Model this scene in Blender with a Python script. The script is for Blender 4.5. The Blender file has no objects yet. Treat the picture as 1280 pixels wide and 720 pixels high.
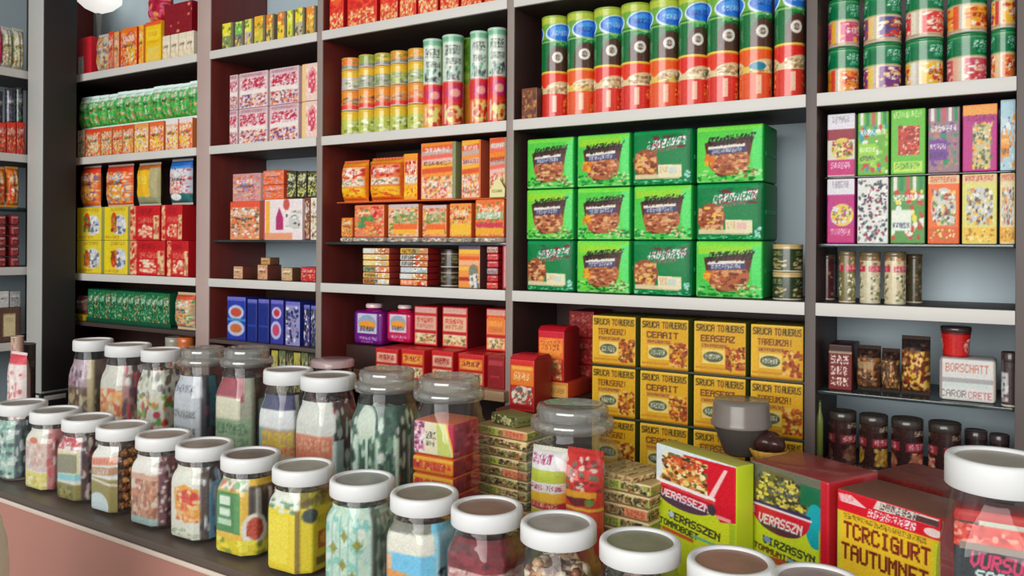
import bpy, math, random
import numpy as np
from mathutils import Vector, Matrix

SC = bpy.context.scene
COL = SC.collection
rnd = random.Random(7)

# ------------------------------------------------------------------ camera geometry (metres; shelf fronts are the plane Y = 0)
F = 1030.; TH = math.radians(31.57); ROLL = math.radians(0.35); CY = 306.; CAM = (0., -1.5, 1.55)
def ray(px, py):
    x = px-640; y = py-360; c, s = math.cos(ROLL), math.sin(ROLL)
    l = (x*c+y*s)/F; v = (CY-(-x*s+y*c+360))/F
    return (-math.sin(TH)+l*math.cos(TH), math.cos(TH)+l*math.sin(TH), v)
def onY(px, py, Y):
    d = ray(px, py); t = (Y-CAM[1])/d[1]; return (d[0]*t, Y, CAM[2]+d[2]*t)
def onX(px, py, X):
    d = ray(px, py); t = X/d[0]; return (X, CAM[1]+d[1]*t, CAM[2]+d[2]*t)
def onZ(px, py, Z):
    d = ray(px, py); t = (Z-CAM[2])/d[2]; return (d[0]*t, CAM[1]+d[1]*t, Z)
def depth(p): return -math.sin(TH)*p[0]+math.cos(TH)*(p[1]-CAM[1])
def projx(p):
    dx, dy, dz = p[0], p[1]-CAM[1], p[2]-CAM[2]
    z = -math.sin(TH)*dx+math.cos(TH)*dy
    return 640+(math.cos(TH)*dx+math.sin(TH)*dy)/z*F
def X_(px, Y, py=300): return onY(px, py, Y)[0]
def Z_(px, py, Y): return onY(px, py, Y)[2]

# ------------------------------------------------------------------ materials (procedural nodes)
def lin(c):
    c = np.asarray(c, float)/255.
    return np.where(c <= .04045, c/12.92, ((c+.055)/1.055)**2.4)
def nodes(name):
    m = bpy.data.materials.new(name); m.use_nodes = True
    nt = m.node_tree
    return m, nt, nt.nodes['Principled BSDF']
def printed(name, rough, coat=0., bump=0., bscale=60., spec=.5):
    """printed surface: colour of the print comes from the mesh's colour attribute"""
    m, nt, b = nodes(name)
    a = nt.nodes.new('ShaderNodeVertexColor'); a.layer_name = 'Col'
    nt.links.new(a.outputs['Color'], b.inputs['Base Color'])
    b.inputs['Roughness'].default_value = rough
    b.inputs['Specular IOR Level'].default_value = spec
    b.inputs['Coat Weight'].default_value = coat; b.inputs['Coat Roughness'].default_value = .12
    if bump:
        tc = nt.nodes.new('ShaderNodeTexCoord'); n = nt.nodes.new('ShaderNodeTexNoise'); n.inputs['Scale'].default_value = bscale
        bp = nt.nodes.new('ShaderNodeBump'); bp.inputs['Strength'].default_value = bump; bp.inputs['Distance'].default_value = .002
        nt.links.new(tc.outputs['Object'], n.inputs['Vector'])
        nt.links.new(n.outputs['Fac'], bp.inputs['Height']); nt.links.new(bp.outputs['Normal'], b.inputs['Normal'])
    return m
def plain(name, col, rough=.5, var=.08, scale=12., bump=0., stretch=(1, 1, 1), metal=0., spec=.5):
    m, nt, b = nodes(name)
    tc = nt.nodes.new('ShaderNodeTexCoord'); mp = nt.nodes.new('ShaderNodeMapping'); mp.inputs['Scale'].default_value = stretch
    n = nt.nodes.new('ShaderNodeTexNoise'); n.inputs['Scale'].default_value = scale; n.inputs['Detail'].default_value = 4
    nt.links.new(tc.outputs['Object'], mp.inputs['Vector']); nt.links.new(mp.outputs['Vector'], n.inputs['Vector'])
    r = nt.nodes.new('ShaderNodeValToRGB'); c = lin(col)
    r.color_ramp.elements[0].color = (*np.clip(c*(1-var), 0, 1), 1); r.color_ramp.elements[1].color = (*np.clip(c*(1+var), 0, 1), 1)
    r.color_ramp.elements[0].position = .3; r.color_ramp.elements[1].position = .7
    nt.links.new(n.outputs['Fac'], r.inputs['Fac']); nt.links.new(r.outputs['Color'], b.inputs['Base Color'])
    b.inputs['Roughness'].default_value = rough; b.inputs['Metallic'].default_value = metal
    b.inputs['Specular IOR Level'].default_value = spec
    if bump:
        bp = nt.nodes.new('ShaderNodeBump'); bp.inputs['Strength'].default_value = bump; bp.inputs['Distance'].default_value = .002
        nt.links.new(n.outputs['Fac'], bp.inputs['Height']); nt.links.new(bp.outputs['Normal'], b.inputs['Normal'])
    return m
def glow(name, col, s):
    m, nt, b = nodes(name); b.inputs['Base Color'].default_value = (*lin(col), 1)
    b.inputs['Emission Color'].default_value = (*lin(col), 1); b.inputs['Emission Strength'].default_value = s
    return m
def thin_glass(name, tint, rough=.06, base=.02, haze=0., hazecol=(225, 230, 230), sheen=.42):
    """thin clear plastic / glass wall: see-through with a fresnel sheen and an optional slight milky haze"""
    m = bpy.data.materials.new(name); m.use_nodes = True; nt = m.node_tree; nt.nodes.clear()
    out = nt.nodes.new('ShaderNodeOutputMaterial')
    tr = nt.nodes.new('ShaderNodeBsdfTransparent'); tr.inputs['Color'].default_value = (*lin(tint), 1)
    gl = nt.nodes.new('ShaderNodeBsdfGlossy'); gl.inputs['Roughness'].default_value = rough
    df = nt.nodes.new('ShaderNodeBsdfDiffuse'); df.inputs['Color'].default_value = (*lin(hazecol), 1)
    fr = nt.nodes.new('ShaderNodeLayerWeight'); fr.inputs['Blend'].default_value = .22
    mx = nt.nodes.new('ShaderNodeMixShader'); mh = nt.nodes.new('ShaderNodeMixShader'); mh.inputs[0].default_value = haze
    ad = nt.nodes.new('ShaderNodeMath'); ad.operation = 'MULTIPLY_ADD'; ad.inputs[1].default_value = sheen; ad.inputs[2].default_value = base
    nt.links.new(fr.outputs['Facing'], ad.inputs[0]); nt.links.new(ad.outputs[0], mx.inputs[0])
    nt.links.new(tr.outputs[0], mh.inputs[1]); nt.links.new(df.outputs[0], mh.inputs[2])
    nt.links.new(mh.outputs[0], mx.inputs[1]); nt.links.new(gl.outputs[0], mx.inputs[2])
    nt.links.new(mx.outputs[0], out.inputs['Surface'])
    return m

MAT = dict(
    film=printed('printed_film', .5, coat=.06, bump=.25, bscale=70, spec=.25),
    card=printed('printed_card', .45, coat=.05, spec=.35),
    tinp=printed('printed_tin', .25, coat=.5),
    label=printed('paper_label', .5, coat=.2),
    sweet=printed('sweet_wrapper', .35, coat=.3, bump=.2, bscale=120),
    lidw=plain('white_lid_plastic', (228, 229, 228), .42, .02),
    disc=plain('grey_lid_window', (150, 143, 132), .3, .12, 40),
    glass=thin_glass('clear_jar_plastic', (246, 248, 246), base=.03, haze=.02),
    clearlid=thin_glass('clear_lid_plastic', (225, 226, 222), .10, .16, .24, (215, 215, 208)),
    pane=thin_glass('clear_film', (250, 250, 250), .12, .01, sheen=.2),
    shelfglass=thin_glass('smoked_shelf_glass', (120, 140, 138), .08, .08, .5, (70, 84, 84)),
    lip=plain('pale_shelf_edge', (214, 211, 205), .5, .03, 6),
    board=plain('dark_shelf_board', (74, 60, 55), .55, .1, 5, stretch=(1, 8, 8)),
    mahog=plain('mahogany_panel', (112, 44, 38), .4, .14, 5, stretch=(6, 6, .8)),
    edge_mid=plain('brown_grey_edge', (150, 136, 128), .5, .06, 5),
    edge_brown=plain('grey_brown_edge', (186, 162, 154), .5, .06, 5),
    edge_dark=plain('dark_divider_edge', (92, 80, 76), .5, .06, 5),
    back=plain('blue_grey_back_panel', (178, 196, 204), .45, .04, 3),
    backdark=plain('brown_divider_shaded_back', (66, 44, 40), .5, .1, 4, stretch=(5, 5, .8)),  # brown of the right-hand dividers; on backs it is painted-in compartment shade
    wood=plain('pale_wood_plank', (176, 140, 104), .5, .14, 8, stretch=(1, 10, 10)),
    postg=plain('grey_post_paint', (186, 187, 182), .5, .04, 3),
    postd=plain('charcoal_post_panel', (42, 38, 37), .55, .05, 3),
    counter=plain('dark_brown_laminate', (88, 76, 68), .4, .1, 6, stretch=(1, 8, 8)),
    trim=plain('pale_worktop_edge', (214, 198, 184), .4, .04, 8),
    terracotta=plain('terracotta_panel', (174, 122, 108), .5, .05, 3, bump=.05),
    wallm=plain('grey_wall_paint', (196, 203, 204), .6, .03, 3),
    ceil=plain('ceiling_paint', (150, 147, 140), .7, .04, 2),
    floorm=plain('floor_tile', (120, 108, 98), .5, .12, 4),
    steel=plain('grey_metal', (120, 122, 120), .35, .05, 10, metal=.4),
    cream=plain('cream_plastic', (240, 236, 214), .4, .03, 6),
    shade=glow('lit_lamp_shade', (255, 252, 245), .8),
    shade_=plain('white_lamp_shade', (245, 245, 240), .5, .02, 6),
    bowlgrey=plain('grey_bowl_plastic', (128, 120, 112), .22, .12, 14),
    choc=plain('chocolate_glaze', (66, 38, 36), .25, .15, 30, bump=.2),
    darkpl=plain('dark_grey_plastic', (84, 78, 74), .3, .1, 14),
    blackpl=plain('black_plastic', (34, 30, 30), .35, .1, 10),
)

# ------------------------------------------------------------------ printed artwork: a tiny painter whose texels become mesh colours
FONT = {}
for ch, rows in zip("ABCDEFGHIJKLMNOPQRSTUVWXYZ!", (
        "0E11111F111111 1E11111E11111E 0E11101010110E 1E11111111111E 1F10101E10101F 1F10101E101010 0E11101713110F 1111111F111111 0E04040404040E "
        "0702020202120C 11121418141211 1010101010101F 111B1515111111 11191513111111 0E11111111110E 1E11111E101010 0E11111115120D 1E11111E141211 "
        "0F10100E01011E 1F040404040404 1111111111110E 11111111110A04 11111115151B11 11110A040A1111 11110A04040404 1F01020408101F 04040404040004").split()):
    FONT[ch] = np.array([[(int(rows[i*2:i*2+2], 16) >> (4-b)) & 1 for b in range(5)] for i in range(7)], bool)
S3 = 3
class Art:
    """y runs DOWN the printed face, both axes 0..1"""
    def __init__(s, w, h, bg, seed=0):
        s.w, s.h = w, h; H, W = (h+1)*S3, (w+1)*S3
        s.a = np.empty((H, W, 3)); s.a[:] = bg
        s.X, s.Y = np.meshgrid((np.arange(W)+.5)/W, (np.arange(H)+.5)/H)
        s.r = random.Random(seed*131+17)
    def put(s, m, c): s.a[m] = c; return s
    def rect(s, x0, y0, x1, y1, c, slope=0.):
        Y = s.Y-slope*(s.X-x0)
        return s.put((s.X >= x0) & (s.X <= x1) & (Y >= y0) & (Y <= y1), c)
    def ell(s, cx, cy, rx, ry, c, half=0):
        m = ((s.X-cx)/rx)**2+((s.Y-cy)/ry)**2 <= 1
        if half > 0: m &= s.Y > cy
        if half < 0: m &= s.Y < cy
        return s.put(m, c)
    def poly(s, pts, c):
        m = np.zeros(s.X.shape, bool); n = len(pts)
        for i in range(n):
            x0, y0 = pts[i]; x1, y1 = pts[(i+1) % n]
            if y0 == y1: continue
            k = ((y0 > s.Y) != (y1 > s.Y)) & (s.X < (x1-x0)*(s.Y-y0)/(y1-y0)+x0)
            m ^= k
        return s.put(m, c)
    def dots(s, x0, y0, x1, y1, cols, n, sx=.05, sy=.05):
        sx *= .76; sy *= .76
        for i in range(int(n*1.7)):
            cx, cy = s.r.uniform(x0, x1), s.r.uniform(y0, y1); k = s.r.uniform(.5, 1.4); c = s.r.choice(cols)
            m = (((s.X-cx)/(sx*k))**2+((s.Y-cy)/(sy*s.r.uniform(.5, 1.4)))**2 <= 1) & (s.X >= x0-.01) & (s.X <= x1+.01) & (s.Y >= y0-.01) & (s.Y <= y1+.01)
            s.a[m] = c
        return s
    def glyph(s, g, x, y, w, h, c, slope=0., sk=0.):
        U = (s.X-x-sk*(y+h-s.Y))/w; V = (s.Y-y-slope*(s.X-x))/h
        m = (U >= 0) & (U < 1) & (V >= 0) & (V < 1)
        ui = np.clip((U*5).astype(int), 0, 4); vi = np.clip((V*7).astype(int), 0, 6)
        return s.put(m & g[vi, ui], c)
    def text(s, t, x, y, w, h, c, slope=0., sk=0.):
        cw = w/max(1, len(t))
        for i, ch in enumerate(t):
            if ch in FONT: s.glyph(FONT[ch], x+i*cw, y+slope*i*cw, cw*.84, h, c, slope, sk)
        return s
    def bold(s, t, x, y, w, h, c, slope=0., sk=0.):
        e = w/max(1, len(t))*.09
        for dx, dy in ((0, 0), (e, 0), (0, e), (e, e)): s.text(t, x+dx, y+dy, w, h, c, slope, sk)
        return s
    def scrawl(s, x, y, w, h, n, c, slope=0., sk=0.):
        """a line of lettering too small to read"""
        cw = w/n
        for i in range(n):
            g = np.array([[s.r.random() < (.62 if k in (0, 3, 6) or b in (0, 3) else .34) for b in range(5)] for k in range(7)])
            s.glyph(g, x+i*cw, y+slope*i*cw, cw*.82, h*s.r.uniform(.85, 1.05), c, slope, sk)
        return s
    def grid(s):
        h, w = s.h+1, s.w+1
        a = s.a.reshape(h, S3, w, S3, 3).mean((1, 3))[::-1]
        g = np.random.default_rng(s.w*7919+s.h*31+s.r.randrange(9999)); a = a+g.normal(0, 5, a.shape[:2]+(1,))+g.normal(0, 4, a.shape)   # print grain
        return lin(np.clip(a, 0, 255))

# ------------------------------------------------------------------ mesh collector
class M:
    def __init__(s): s.v = []; s.c = []; s.f = []; s.n = 0
    def patch(s, P, col, flip=False):
        """P: (nv, nu, 3) points; col: colour triple (0-255) or (nv, nu, 3) linear"""
        P = np.asarray(P, float); nv, nu = P.shape[:2]
        i = np.arange(nv*nu).reshape(nv, nu)+s.n
        q = np.stack([i[:-1, :-1], i[:-1, 1:], i[1:, 1:], i[1:, :-1]], -1).reshape(-1, 4)
        if flip: q = q[:, ::-1]
        s.f.append(q); s.v.append(P.reshape(-1, 3)); s.n += nv*nu
        if isinstance(col, np.ndarray) and col.ndim == 3: s.c.append(col.reshape(-1, 3))
        else: s.c.append(np.tile(lin(col), (nv*nu, 1)))
        return s
    def add(s, o, mat=None):
        for v, c, f in zip(o.v, o.c, o.f): pass
        V = np.concatenate(o.v)
        if mat is not None: V = V @ np.array(mat.to_3x3()).T+np.array(mat.translation)
        s.f.append(np.concatenate(o.f)+s.n); s.v.append(V); s.c.append(np.concatenate(o.c)); s.n += len(V)
        return s
    def rbox(s, x0, x1, y0, y1, z0, z1, r=.002, col=(200, 200, 200), arts=None, cols=None, puff=0.):
        arts = arts or {}; cols = cols or {}
        lo = np.array([x0, y0, z0]); hi = np.array([x1, y1, z1]); r = min(r, .49*float((hi-lo).min()))
        def t(L, n):
            if n: return np.linspace(0, 1, n+1)
            e = r/L; return np.array([0, e*.35, e, 1-e, 1-e*.35, 1]) if r > 0 else np.array([0., 1.])
        for k, (ax, au, av, side, flip) in dict(f=(1, 0, 2, 0, False), b=(1, 0, 2, 1, True), r=(0, 1, 2, 1, False), l=(0, 1, 2, 0, True),
                                                t=(2, 0, 1, 1, False), u=(2, 0, 1, 0, True)).items():
            A = arts.get(k); L = hi-lo
            U, V = np.meshgrid(t(L[au], A.w if A else 0), t(L[av], A.h if A else 0))
            P = np.empty(U.shape+(3,)); P[..., au] = lo[au]+U*L[au]; P[..., av] = lo[av]+V*L[av]; P[..., ax] = hi[ax] if side else lo[ax]
            if r > 0:
                q = np.clip(P, lo+r, hi-r); d = P-q; nn = np.linalg.norm(d, axis=-1, keepdims=True); P = q+d/np.maximum(nn, 1e-9)*r
            if puff and k in 'fb':
                P[..., 1] += (-1 if k == 'f' else .3)*puff*(1-np.abs(2*U-1)**3)*(1-np.abs(2*V-1)**3)
            s.patch(P, A.grid() if A else cols.get(k, col), flip)
        return s
    def lathe(s, prof, n=28, col=(200, 200, 200), cols=None, shape=None, flip=False):
        """prof: [(r, z)]; shape(theta, i) scales the radius per ring"""
        th = np.linspace(0, 2*np.pi, n+1); P = np.empty((len(prof), n+1, 3))
        for i, (r, z) in enumerate(prof):
            k = shape(th, i) if shape else 1.
            P[i, :, 0] = r*k*np.cos(th); P[i, :, 1] = r*k*np.sin(th); P[i, :, 2] = z
        if cols is not None:
            c = np.repeat(lin(np.array(cols, float))[:, None, :], n+1, 1)
        else: c = col
        return s.patch(P, c, flip)
    def wrap(s, r, z0, z1, art, reps=2, off=0.):
        A = art.grid(); nv, nu = A.shape[:2]
        A = np.concatenate([A]*reps, 1); n = A.shape[1]
        th = np.linspace(0, 2*np.pi, n)+off; z = np.linspace(z0, z1, nv)
        P = np.empty((nv, n, 3)); P[..., 0] = r*np.cos(th); P[..., 1] = r*np.sin(th); P[..., 2] = z[:, None]
        return s.patch(P, A)
    def tube(s, pts, r, n=8, col=(100, 100, 100)):
        pts = [Vector(p) for p in pts]; P = np.empty((len(pts), n+1, 3))
        for i, p in enumerate(pts):
            d = (pts[min(i+1, len(pts)-1)]-pts[max(i-1, 0)]).normalized(); a = d.orthogonal().normalized(); b = d.cross(a)
            for j in range(n+1):
                P[i, j] = p+a*math.cos(2*math.pi*j/n)*r+b*math.sin(2*math.pi*j/n)*r
        return s.patch(P, col)
    def mesh(s, name, mat, smooth=True):
        V = np.concatenate(s.v).astype(np.float32); Fq = np.concatenate(s.f).astype(np.int32); C = np.concatenate(s.c).astype(np.float32)
        me = bpy.data.meshes.new(name); me.vertices.add(len(V)); me.vertices.foreach_set('co', V.ravel())
        me.loops.add(Fq.size); me.loops.foreach_set('vertex_index', Fq.ravel())
        me.polygons.add(len(Fq)); me.polygons.foreach_set('loop_start', np.arange(0, Fq.size, 4, dtype=np.int32))
        a = me.color_attributes.new('Col', 'FLOAT_COLOR', 'POINT')
        a.data.foreach_set('color', np.concatenate([C, np.ones((len(C), 1), np.float32)], 1).ravel())
        me.polygons.foreach_set('use_smooth', np.full(len(Fq), smooth))
        me.update(calc_edges=True); me.validate(); me.materials.append(mat)
        return me

# ------------------------------------------------------------------ objects
LABELS = {}
def ob(name, data, parent=None, loc=None, rz=0.):
    o = bpy.data.objects.new(name, data); COL.objects.link(o)
    if parent: o.parent = parent
    if loc is not None: o.location = loc
    if rz: o.rotation_euler.z = rz
    return o
def tag(o, label, cat, group=None, kind=None):
    o['label'] = label; o['category'] = cat
    if group: o['group'] = group
    if kind: o['kind'] = kind
    LABELS.setdefault(label, []).append(o.name)
    return o
CACHE = {}
def put(name, label, cat, group, key, build, loc, rz=0., kind=None):
    """build() -> list of (part_name or None, M, material[, parent part index]); a repeat of the same key copies the thing's meshes"""
    if key is None or key not in CACHE:
        parts = [(p[0], p[1].mesh(p[0] or name, MAT[p[2]]), p[3] if len(p) > 3 else None) for p in build()]
        if key is not None: CACHE[key] = parts
    else: parts = CACHE[key]
    if len(parts) == 1 and parts[0][0] is None:
        root = ob(name, parts[0][1], None, loc, rz)
    else:
        root = ob(name, None, None, loc, rz); root.empty_display_size = .02
        made = []
        for pn, me, up in parts: made.append(ob(pn, me, made[up] if up is not None else root))
    return tag(root, label, cat, group, kind)
def struct(name, m, mat):
    o = ob(name, m.mesh(name, MAT[mat], False)); o['kind'] = 'structure'; return o
def box(x0, x1, y0, y1, z0, z1, r=0.): return M().rbox(x0, x1, y0, y1, z0, z1, r)
ORD = 'first second third fourth fifth sixth seventh eighth ninth tenth eleventh twelfth thirteenth fourteenth fifteenth sixteenth'.split()

# ------------------------------------------------------------------ goods: shapes (front face at y = 0, base at z = 0, centred in x)
def carton(w, h, d, front, side=None, top=None, col=(200, 60, 40), r=.002, mat='card', sidecol=None, topcol=None, puff=0.):
    a = {'f': front}
    if side: a['r'] = side
    if top: a['t'] = top
    cs = {}
    if sidecol: cs['r'] = cs['l'] = sidecol
    if topcol: cs['t'] = topcol
    return [(None, M().rbox(-w/2, w/2, 0, d, 0, h, r, col, a, cs, puff), mat)]
def pouch(w, h, d, front, col, seal=.007, sealcol=None, mat='film', seed=0, lean=0.):
    """pillow pack: bulging front and back with a crimped strip along top and bottom"""
    m = M(); A = front.grid(); nv, nu = A.shape[:2]
    U, V = np.meshgrid(np.linspace(0, 1, nu), np.linspace(0, 1, nv))
    def T(U, V): return (np.clip(1-np.abs(2*U-1)**3.2, 0, 1)*np.clip(1-np.abs(2*V-1)**3.2, 0, 1))**.55
    r = random.Random(seed); ph = [r.uniform(0, 6.28) for _ in range(4)]
    wr = .0012*(np.sin(U*17+ph[0]+3*V)+np.sin(V*13+ph[1]-4*U))*T(U, V)
    hs = h-2*seal
    def pts(U, V, sgn, extra=0.):
        P = np.empty(U.shape+(3,)); t = T(U, V)
        P[..., 0] = (U-.5)*w*(1-.03*t); P[..., 1] = d/2+sgn*(d/2*t+extra); P[..., 2] = seal+V*hs
        return P
    m.patch(pts(U, V, -1, wr), A)
    u2, v2 = np.meshgrid(np.linspace(0, 1, 13), np.linspace(0, 1, 13))
    m.patch(pts(u2, v2, 1), col, True)
    out = [('film_body', m, mat)]
    for z0 in (0, h-seal):
        n = 41; x = np.linspace(-w/2, w/2, n); y = d/2+.0009*np.sign(np.sin(np.arange(n)*1.57+.7))
        sm = M(); zz = np.array([z0, z0+seal])
        P = np.empty((2, n, 3)); P[..., 0] = x; P[..., 1] = y; P[..., 2] = zz[:, None]
        Q = P.copy(); Q[..., 1] += .0008
        sm.patch(P, sealcol or col); sm.patch(Q, sealcol or col, True)
        out.append(('crimped_seal', sm, mat))
    return out
def tin(r, h, art, lidcol=(210, 210, 200), rim=(200, 190, 170), lidh=.004, off=-1.2, reps=2, lidname='lid', body=None):
    m = M(); m.wrap(r, .003, h-lidh, art, reps, off)
    m.lathe([(0, 0), (r*.98, 0), (r*1.015, .0015), (r*1.0, .003)], 32, rim)
    l = M(); l.lathe([(r, h-lidh), (r*1.02, h-lidh*.9), (r*1.02, h-.001), (r*.95, h), (r*.92, h-.0015), (0, h-.0015)], 32, lidcol)
    return [('tin_body', m, 'tinp'), (lidname, l, 'tinp')]
def flatpack(w, h, d, front, col, side=None, mat='film', ends=True):
    """slim packet lying flat: rounded bar with crimped ends"""
    a = {'f': front}
    if side: a['r'] = side
    out = [('wrapper', M().rbox(-w/2+.003, w/2-.003, 0, d, 0, h, h*.22, col, a), mat)]
    if ends:
        for sx in (-1, 1):
            e = M(); x0 = sx*(w/2-.0035); n = 17; y = np.linspace(.003, d-.003, n)
            P = np.empty((2, n, 3)); P[0, :, 0] = x0; P[1, :, 0] = sx*w/2; P[..., 1] = y; P[..., 2] = h/2+.0009*np.sign(np.sin(np.arange(n)*1.57+.7))
            e.patch(P, col, sx < 0); out.append(('crimped_end', e, mat))
    return out

def span(x0, x1, Y, py=300): a, b = X_(x0, Y, py), X_(x1, Y, py); return (a+b)/2, b-a
# ------------------------------------------------------------------ artwork of the goods
K = (30, 26, 24); W = (246, 244, 238)
def a_noodle_bowl(seed, w=60, h=54):
    r = random.Random(seed); bg = [(92, 214, 74), (76, 204, 78), (104, 216, 66)][seed % 3]
    A = Art(w, h, bg, seed)
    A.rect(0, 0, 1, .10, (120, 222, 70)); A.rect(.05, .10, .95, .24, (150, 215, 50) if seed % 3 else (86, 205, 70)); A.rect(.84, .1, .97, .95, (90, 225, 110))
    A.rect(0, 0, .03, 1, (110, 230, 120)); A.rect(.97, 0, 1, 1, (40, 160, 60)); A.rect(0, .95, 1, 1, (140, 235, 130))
    A.dots(.03, .78, .97, .97, [(20, 120, 50), (90, 200, 80), (180, 230, 150), (30, 140, 50)], 40, .05, .025)
    A.poly([(.14, .30), (.86, .22), (.80, .60), (.66, .86), (.34, .88), (.19, .62)], (94, 46, 34))
    A.ell(.5, .62, .31, .25, (176, 104, 66)); A.dots(.24, .50, .76, .82, [(150, 76, 44), (214, 150, 96), (120, 56, 38), (226, 178, 120), (190, 96, 60)], 60, .055, .03)
    if seed % 2: A.dots(.14, .5, .3, .7, [(236, 170, 40), (220, 120, 40)], 8, .05, .05)
    A.rect(.22, .42, .76, .52, (64, 66, 104), -.06); A.rect(.20, .37, .74, .42, (232, 226, 214), -.06)
    A.scrawl(.26, .425, .44, .075, 9, (220, 220, 226), -.06)
    A.scrawl(.16, .215, .70, .18, 6, K, -.08, .3); A.scrawl(.2, .245, .6, .1, 8, K, -.08, .3)
    A.dots(.6, .75, .9, .92, [(200, 220, 150), (150, 110, 70)], 14, .03, .02)
    return A
def a_noodle_dark(seed, w=60, h=54):
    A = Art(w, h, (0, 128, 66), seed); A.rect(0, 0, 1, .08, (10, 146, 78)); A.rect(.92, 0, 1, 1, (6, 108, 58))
    A.dots(.35, .1, .9, .36, [(120, 30, 40), (16, 96, 60)], 16, .07, .03)
    A.scrawl(.26, .22, .64, .16, 8, (250, 238, 238), -.12, .2); A.scrawl(.36, .36, .40, .07, 8, (210, 90, 100), -.12, .2)
    A.ell(.24, .60, .22, .25, (150, 84, 52)); A.dots(.06, .42, .42, .80, [(206, 140, 96), (120, 56, 36), (226, 170, 120), (170, 80, 50), (236, 190, 90)], 46, .055, .035)
    A.rect(.05, .80, .8, .88, (222, 206, 160), .02)
    A.rect(.46, .64, .84, .86, (236, 226, 186), .03); A.rect(.62, .69, .76, .80, (236, 190, 180) if seed % 2 else (206, 216, 200)); A.scrawl(.48, .67, .14, .12, 3, (214, 170, 130))
    A.dots(.02, .92, .98, .99, [(60, 190, 110), (160, 230, 190)], 26, .04, .012); A.dots(.88, .76, .96, .93, [(160, 220, 200)], 5, .03, .03)
    return A
def a_yellow(seed, w=58, h=60):
    A = Art(w, h, (222, 166, 14), seed); A.rect(0, 0, 1, .05, (236, 190, 50)); A.rect(0, 0, .03, 1, (240, 206, 80)); A.rect(.03, .2, .14, .96, (232, 178, 30))
    A.bold('SRUCA', .05, .065, .36, .125, (60, 52, 10)); A.bold('TO', .46, .065, .13, .125, (90, 50, 14)); A.bold('AUERUS', .61, .065, .35, .125, (60, 52, 10))
    A.bold(['TEAUSEAZ!', 'CEAAIT', 'EEASEAZ', 'TAREUMZA!'][seed % 4], .14, .26, .66, .12, (112, 58, 16))
    A.rect(.14, .42, .66, .50, (206, 150, 60)); A.scrawl(.16, .43, .48, .06, 10, (130, 60, 20))
    A.rect(.17, .53, .60, .80, (238, 206, 110)); A.ell(.38, .67, .19, .10, (84, 96, 70)); A.scrawl(.23, .62, .30, .10, 6, (226, 220, 190))
    A.dots(.62, .46, .97, .92, [(150, 74, 20), (196, 110, 30), (110, 50, 16), (232, 186, 90), (180, 60, 20)], 56, .045, .04)
    A.rect(.04, .86, .6, .9, (206, 140, 30)); A.rect(0, .95, 1, 1, (180, 120, 20))
    return A
def a_talltin(seed, w=44, h=96):
    g = (16, 112, 54); A = Art(w, h, g, seed); r = random.Random(seed)
    A.rect(0, 0, 1, .065, (190, 204, 66)); A.rect(0, .065, 1, .22, (110, 176, 60))
    A.ell(.5, .16, .46, .10, (226, 240, 246)); A.ell(.5, .155, .42, .085, (34, 116, 214)); A.ell(.5, .13, .3, .04, (70, 160, 236)); A.scrawl(.2, .14, .6, .05, 8, (30, 60, 140) if seed % 2 else (196, 226, 250), -.03)
    A.rect(0, .235, 1, .25, (150, 200, 90)); A.dots(.2, .25, .9, .29, [(30, 150, 70), (90, 190, 100)], 14, .05, .015)
    if seed % 3 == 0: A.rect(.62, .26, .72, .52, (70, 160, 90)); A.rect(.82, .26, .9, .52, (40, 140, 70))
    A.ell(.40, .43, .30, .145, (84, 52, 40)); A.rect(.10, .43, .70, .535, (84, 52, 40)); A.ell(.34, .40, .13, .055, (240, 236, 224)); A.ell(.34, .40, .07, .03, (120, 90, 80)); A.scrawl(.25, .385, .18, .03, 3, (240, 236, 224))
    A.rect(0, .535, 1, .56, (244, 206, 70)); A.rect(0, .555, 1, .70, [(232, 60, 30), (238, 96, 30), (228, 44, 34)][seed % 3])
    A.ell(.5, .72, .46, .085, (228, 206, 160)); A.rect(0, .70, 1, .755, (228, 206, 160) if seed % 3 != 1 else (232, 200, 90))
    A.dots(.1, .67, .9, .75, [(196, 160, 110), (250, 236, 200), (170, 130, 90)], 26, .06, .015)
    if seed in (4, 5, 6): A.ell(.72, .70, .15, .035, (26, 62, 30))
    if seed == 7: A.ell(.25, .70, .17, .035, (30, 130, 160))
    A.rect(0, .755, 1, 1, [(222, 52, 40), (236, 92, 44), (226, 60, 44)][seed % 3])
    A.dots(.5, .79, .85, .95, [(240, 150, 60), (250, 190, 110), (200, 40, 30)], 22, .035, .015)
    A.rect(.22, .775, .32, .94, (250, 200, 170))
    return A
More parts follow.
